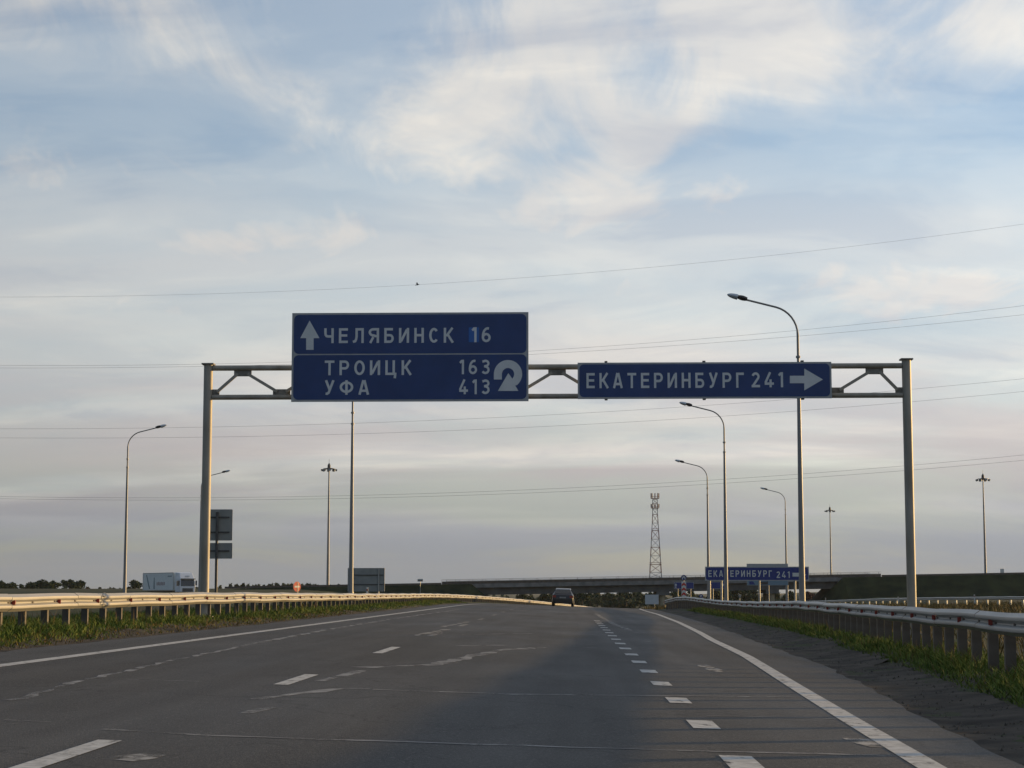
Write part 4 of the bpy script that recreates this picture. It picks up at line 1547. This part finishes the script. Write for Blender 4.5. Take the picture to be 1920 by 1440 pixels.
# ------------------------------------------------------------------ trees
def leaf_mesh(name, m, h, w, n, leaf, seed, clumps=16, low=0.18):
    r = np.random.default_rng(seed)
    cs, rad = [], []
    for k in range(clumps):
        t = low + (0.97 - low) * r.random() ** 0.8
        env = math.sin(math.pi * min(1, (t - low + 0.12) / (1.12 - low))) ** 0.7
        a = r.random() * 6.283
        q = w * env * math.sqrt(r.random()) * 0.75
        cs.append((q * math.cos(a), q * math.sin(a), h * t))
        rad.append(w * (0.22 + 0.22 * r.random()))
    cs, rad = np.array(cs), np.array(rad)
    idx = r.integers(0, clumps, n)
    dirs = r.normal(size=(n, 3)); dirs /= np.linalg.norm(dirs, axis=1)[:, None]
    c = cs[idx] + dirs * (rad[idx] * r.random(n) ** 0.4)[:, None] * np.array([1, 1, 0.8])
    a = r.normal(size=(n, 3)); a /= np.linalg.norm(a, axis=1)[:, None]
    b = np.cross(a, r.normal(size=(n, 3))); b /= np.linalg.norm(b, axis=1)[:, None]
    s = leaf * (0.5 + r.random(n))[:, None]
    v = np.stack([c - a * s, c + b * s * 0.6, c + a * s, c - b * s * 0.6], 1).reshape(-1, 3)
    me = bpy.data.meshes.new(name)
    me.from_pydata(v.tolist(), [], [(4 * i, 4 * i + 1, 4 * i + 2, 4 * i + 3) for i in range(n)])
    me.materials.append(m)
    return me, cs


def make_tree(kind, h, w, n, leaf, seed, m, name='tree'):
    t = thing(name, (0, 0, 0), 'x', 'tree' if name == 'tree' else 'shrub')
    me, cs = leaf_mesh('crown', m, h, w, n, leaf, seed)
    cr = link(bpy.data.objects.new('crown', me)); cr.parent = t
    mb = MB().tube([(0, 0, -0.6), (0.05, 0, h * 0.3), (-0.08, 0.05, h * 0.62), (0.05, 0, h * 0.85)], [h * .028, h * .022, h * .014, h * .004], 7)
    for c in cs[::3]:
        z0 = min(c[2] * 0.6, h * 0.55)
        mb.tube([(0, 0, z0), (c[0] * 0.5, c[1] * 0.5, (z0 + c[2]) / 2), tuple(c)], [h * .011, h * .008, h * .003], 5)
    mb.build('trunk', M_bark, t)
    return t


protos = [make_tree(0, 6.5, 2.6, 2200, 0.26, 1, M_leaf[0]), make_tree(1, 7.5, 2.3, 2000, 0.26, 2, M_leaf[1]), make_tree(2, 5.5, 2.9, 2200, 0.26, 3, M_leaf[0]),
          make_tree(3, 6.0, 2.1, 1500, 0.24, 4, M_leaf[1]), make_tree(4, 5.0, 1.8, 1100, 0.22, 5, M_leaf[2])]
PH = [6.5, 7.5, 5.5, 6.0, 5.0]
used = set()


def plant(k, x, ytop, d, label, group, h=None):
    """a tree whose top shows at the pixel (x, ytop); h its height"""
    p = at(x, ytop, d)
    h = h or PH[k]
    base = p.z - h
    first = k not in used
    used.add(k)
    sc = h / PH[k]
    o = place_copy(protos[k], first, (p.x, d, base), random.uniform(0, 6.28), label, group, (sc * random.uniform(.9, 1.15), sc * random.uniform(.9, 1.15), sc))
    return o


ordn = ['first', 'second', 'third', 'fourth', 'fifth', 'sixth', 'seventh', 'eighth', 'ninth', 'tenth', 'eleventh', 'twelfth', 'thirteenth', 'fourteenth', 'fifteenth', 'sixteenth']
row = [(4, 1090, 0), (20, 1094, 2), (38, 1096, 1), (56, 1093, 2), (70, 1090, 0), (86, 1089, 2), (102, 1090, 0), (117, 1088, 1), (130, 1087.5, 0), (144, 1090, 2)]
for i, (x, y, k) in enumerate(row):
    plant(k, x, y, 430 + 17 * ((i * 7) % 5), 'dark leafy tree, %s from the left in the clump at the left picture edge' % ordn[i], 'clump of trees at the far left', h=4.8 + (i * 3 % 4) * 0.3)
plant(4, 163, 1101, 420, 'small low bush just right of the far left clump of trees', 'bushes', h=2.2)
plant(2, 254, 1089, 440, 'dark round tree directly left of the white truck', 'single trees', h=4.4)
plant(0, 214, 1102, 500, 'low dark bush right of the foot of the leftmost street lamp', 'bushes', h=2.4)
# trees seen through the bridge opening
row = [(978, 1117, 0), (988, 1120, 2), (1023, 1116, 0), (1034, 1118, 1), (1092, 1113, 2), (1107, 1110, 1), (1120, 1112, 3), (1134, 1117, 2), (1146, 1119, 3), (1160, 1111, 1), (1174, 1113, 0), (1188, 1112, 1), (1200, 1116, 3), (1212, 1117, 2)]
for i, (x, y, k) in enumerate(row):
    plant(k, x, y - 4, 470 + 23 * ((i * 5) % 4), 'hazy green tree seen under the bridge, %s from the left in that opening' % ordn[i], 'trees beyond the left bridge opening', h=6.0 + (i * 5 % 4) * 0.5)
row = [(1262, 1104, 1), (1276, 1106, 3), (1292, 1105, 1), (1346, 1106, 2), (1362, 1104, 1), (1380, 1105, 0), (1398, 1106, 1), (1414, 1108, 3), (1452, 1112, 3), (1480, 1112, 0)]
for i, (x, y, k) in enumerate(row):
    plant(k, x, y - 2, 430 + 19 * ((i * 5) % 4), 'green tree under the right half of the bridge, %s from the left there' % ordn[i], 'trees beyond the right bridge opening', h=6.2 + (i * 5 % 4) * 0.5)
plant(4, 1512, 1107, 400, 'reddish tree left of the tall lamp pole under the bridge end', 'reddish trees', h=4.4)
plant(4, 1521, 1110, 405, 'smaller reddish tree touching the right side of the tall lamp pole', 'reddish trees', h=3.8)
for k in range(5):
    if k not in used:
        for ch in list(protos[k].children):
            bpy.data.objects.remove(ch)
        bpy.data.objects.remove(protos[k])


def wood(name, label, x0, x1, d, ytop, n_per, seed, m, hmin=3.0, hmax=6.5, fat=1.0):
    """far wood that reads as one dark band: many ragged crowns in one mesh"""
    r = np.random.default_rng(seed)
    pa, pb = at(x0, ytop, d), at(x1, ytop, d)
    n = n_per
    V, Fc = [], []
    xs = pa.x + (pb.x - pa.x) * r.random(n)
    for x in xs:
        h = hmin + (hmax - hmin) * r.random()
        base = pa.z - hmax
        y = d + r.random() * 60
        w = fat * h * (0.16 + 0.14 * r.random())
        for q in range(110):
            t = r.random() ** 0.8
            ww = w * (1 - t) ** 0.6 + 0.1
            a = r.random() * 6.283
            c = np.array([x + ww * math.cos(a) * math.sqrt(r.random()), y + ww * math.sin(a), base + h * (0.1 + 0.9 * t)])
            u, v = r.normal(size=3) * 0.32, r.normal(size=3) * 0.32
            b = len(V)
            V += [tuple(c - u), tuple(c + v), tuple(c + u), tuple(c - v)]
            Fc.append((b, b + 1, b + 2, b + 3))
    me = bpy.data.meshes.new(name)
    me.from_pydata(V, [], Fc)
    me.materials.append(m)
    o = link(bpy.data.objects.new(name, me))
    return tag(o, label, 'wood', kind='stuff')


wood('far_wood', 'distant dark wood on the horizon between the gantry post and the mast', 404, 600, 700, 1094, 150, 21, M_leaf[0], 3.5, 6.5)
wood('far_wood', 'thin line of distant trees on the horizon behind the truck', 150, 404, 900, 1101, 120, 22, M_leaf[0], 2, 4.5)
wood('far_wood', 'far wood closing the view under the bridge', 880, 1580, 900, 1115.5, 420, 23, M_leaf[1], 3.5, 8, fat=1.7)

# ------------------------------------------------------------------ grass and weeds
def blades(name, label, m, n, pick, hgt, wid, seed, lean=0.35):
    r = np.random.default_rng(seed)
    V, Fc = [], []
    cnt = 0
    while cnt < n:
        x, d, hs = pick(r)
        cnt += 1
        if x is None:
            continue
        z = zground(x, d) - 0.02
        h = hgt * hs * (0.45 + 0.9 * r.random())
        w = wid * (0.6 + 0.8 * r.random()) * (1 + d / 60)
        a = r.random() * 6.283
        dx, dy = math.cos(a) * w, math.sin(a) * w
        lx, ly = r.normal() * lean * h * 1.5, r.normal() * lean * h * 1.5
        b = len(V)
        V += [(x - dx, d - dy, z), (x + dx, d + dy, z), (x + dx * .6 + lx * .4, d + dy * .6 + ly * .4, z + h * .6), (x - dx * .6 + lx * .4, d - dy * .6 + ly * .4, z + h * .6), (x + lx, d + ly, z + h)]
        Fc += [(b, b + 1, b + 2, b + 3), (b + 3, b + 2, b + 4)]
    me = bpy.data.meshes.new(name)
    me.from_pydata(V, [], Fc)
    me.materials.append(m)
    o = link(bpy.data.objects.new(name, me))
    return tag(o, label, 'grass', kind='stuff')


def clump(x, d, s=1.0):
    return 0.5 + 0.5 * math.sin(x * 1.7 * s + 2.1 * math.sin(d * 0.31 * s)) * math.sin(d * 0.83 * s + 1.4 * math.sin(x * 0.9 * s))


def pick_left(r):
    d = 21 + 130 * r.random() ** 1.7
    u = LEFT_EDGE - 0.35 - 5.2 * r.random() ** 1.2
    c = clump(u, d)
    edge = min(1, (LEFT_EDGE - 0.2 - u) / 1.1)
    if r.random() > (0.25 + 0.75 * c) * (0.35 + 0.65 * edge):
        return None, 0, 0
    return u + bend(d), d, (0.35 + 0.65 * edge) * (0.6 + 0.6 * c)


def pick_right(r):
    d = 15 + 110 * r.random() ** 1.6
    e = max(redge(d) + 0.75, lerp_tab(RR, d) - 0.75)
    u = e + 1.7 * r.random()
    c = clump(u + 3, d, 1.2)
    if r.random() > 0.3 + 0.7 * c:
        return None, 0, 0
    return u, d, (0.55 + 0.6 * c) * min(1, 0.45 + (u - e))


def pick_field(r):
    d = 22 + 200 * r.random() ** 1.3
    u = lerp_tab(RR, d) + 0.9 + (48 - lerp_tab(RR, d)) * r.random() ** 1.3
    if r.random() > 0.3 + 0.7 * clump(u, d, 0.5):
        return None, 0, 0
    return u, d, 0.6 + 0.6 * clump(u, d, 0.4)


blades('grass', 'green roadside grass under the left guardrail', M_grass, 90000, pick_left, 0.17, 0.008, 31, 0.5)
blades('grass', 'green grass and weeds under the right guardrail', M_grass, 46000, pick_right, 0.21, 0.008, 32, 0.45)
blades('grass', 'dry yellow-brown weeds in the field behind the right guardrail', M_dry, 42000, pick_field, 0.42, 0.010, 33)
blades('grass', 'sparse yellow weeds on the edge of the left dirt strip', M_dry, 4000,
       lambda r: (LEFT_EDGE - 0.25 - 0.9 * r.random(), 20 + 60 * r.random() ** 1.5, 0.5), 0.16, 0.008, 34)

def stones(name, label, m, n, pick, seed):
    r = np.random.default_rng(seed)
    V, Fc = [], []
    for _ in range(n):
        x, d = pick(r)
        sz = 0.006 + 0.026 * r.random() ** 4
        z = max(zground(x, d), zroad(x, d) - 0.05) + 0.012
        a = r.random() * 6.283
        b = len(V)
        for k in range(4):
            q = a + k * 1.571 + r.random() * 0.6
            V.append((x + sz * math.cos(q), d + sz * math.sin(q), z - 0.004))
        V.append((x + sz * 0.3 * r.normal(), d + sz * 0.3 * r.normal(), z + sz * (0.5 + 0.7 * r.random())))
        Fc += [(b, b + 1, b + 4), (b + 1, b + 2, b + 4), (b + 2, b + 3, b + 4), (b + 3, b, b + 4)]
    me = bpy.data.meshes.new(name)
    me.from_pydata(V, [], Fc)
    me.materials.append(m)
    o = link(bpy.data.objects.new(name, me))
    return tag(o, label, 'gravel', kind='stuff')


def pick_stone(r):
    d = 9 + 70 * r.random() ** 2
    return redge(d) - 0.15 + 1.7 * r.random() ** 0.8, d


M_stone = mat('loose_stone', (0.06, 0.054, 0.046), (0.14, 0.125, 0.105), rough=0.95, scale=2.0, spec=0.15)
stones('gravel', 'loose stones on the dark shoulder right of the asphalt', M_stone, 6000, pick_stone, 41)
stones('gravel', 'loose stones and clods between the asphalt and the left grass', M_stone, 7000,
       lambda r: (LEFT_EDGE + 0.15 - 1.0 * r.random(), 15 + 70 * r.random() ** 1.7), 42)

blades('grass', 'scattered dry stalks standing in the left verge', M_dry, 2600, pick_left, 0.36, 0.005, 35, 0.25)
blades('grass', 'scattered dry stalks standing along the right guardrail', M_dry, 2600, pick_right, 0.32, 0.005, 36, 0.25)

# ------------------------------------------------------------------ a bird against the clouds
BDn = 95.0
p = at(782, 534, BDn)
bird = thing('bird', p, 'tiny dark bird in flight above the two-part gantry sign', 'bird')
MBd = mat('bird_plumage', (0.03, 0.03, 0.032), rough=0.8)
bb = MB()
bb.tube([(p.x - 0.11, BDn, p.z - 0.03), (p.x - 0.06, BDn, p.z - 0.01), (p.x + 0.02, BDn, p.z), (p.x + 0.09, BDn, p.z + 0.025), (p.x + 0.13, BDn, p.z + 0.02)], [0.004, 0.018, 0.028, 0.018, 0.004], 8)
for s, up in ((-1, 0.13), (1, 0.10)):
    a = [(p.x - 0.03, BDn, p.z + 0.015), (p.x + 0.05, BDn, p.z + 0.015), (p.x + 0.03, BDn + s * 0.10, p.z + up * 0.8), (p.x - 0.03, BDn + s * 0.10, p.z + up * 0.75), (p.x - 0.05, BDn + s * 0.22, p.z + up * 0.3)]
    bb.add(a + [(x, y, z - 0.006) for x, y, z in a], [(0, 1, 2, 3), (3, 2, 4), (8, 7, 6, 5), (9, 7, 8)])
bb.build('body', MBd, bird)

# ------------------------------------------------------------------ evening air
hz = MB().box((0, 2000, 30), (9000, 6000, 76)).build('haze', bpy.data.materials.new('haze_air'))
hm = hz.data.materials[0]
hm.use_nodes = True
hm.node_tree.nodes.clear()
ho = hm.node_tree.nodes.new('ShaderNodeOutputMaterial')
hv = hm.node_tree.nodes.new('ShaderNodeVolumePrincipled')
hv.inputs['Color'].default_value = (0.82, 0.88, 0.95, 1)
hv.inputs['Density'].default_value = 0.00006
hm.node_tree.links.new(hv.outputs[0], ho.inputs['Volume'])
tag(hz, 'thin evening haze over the whole place', 'haze', kind='stuff')
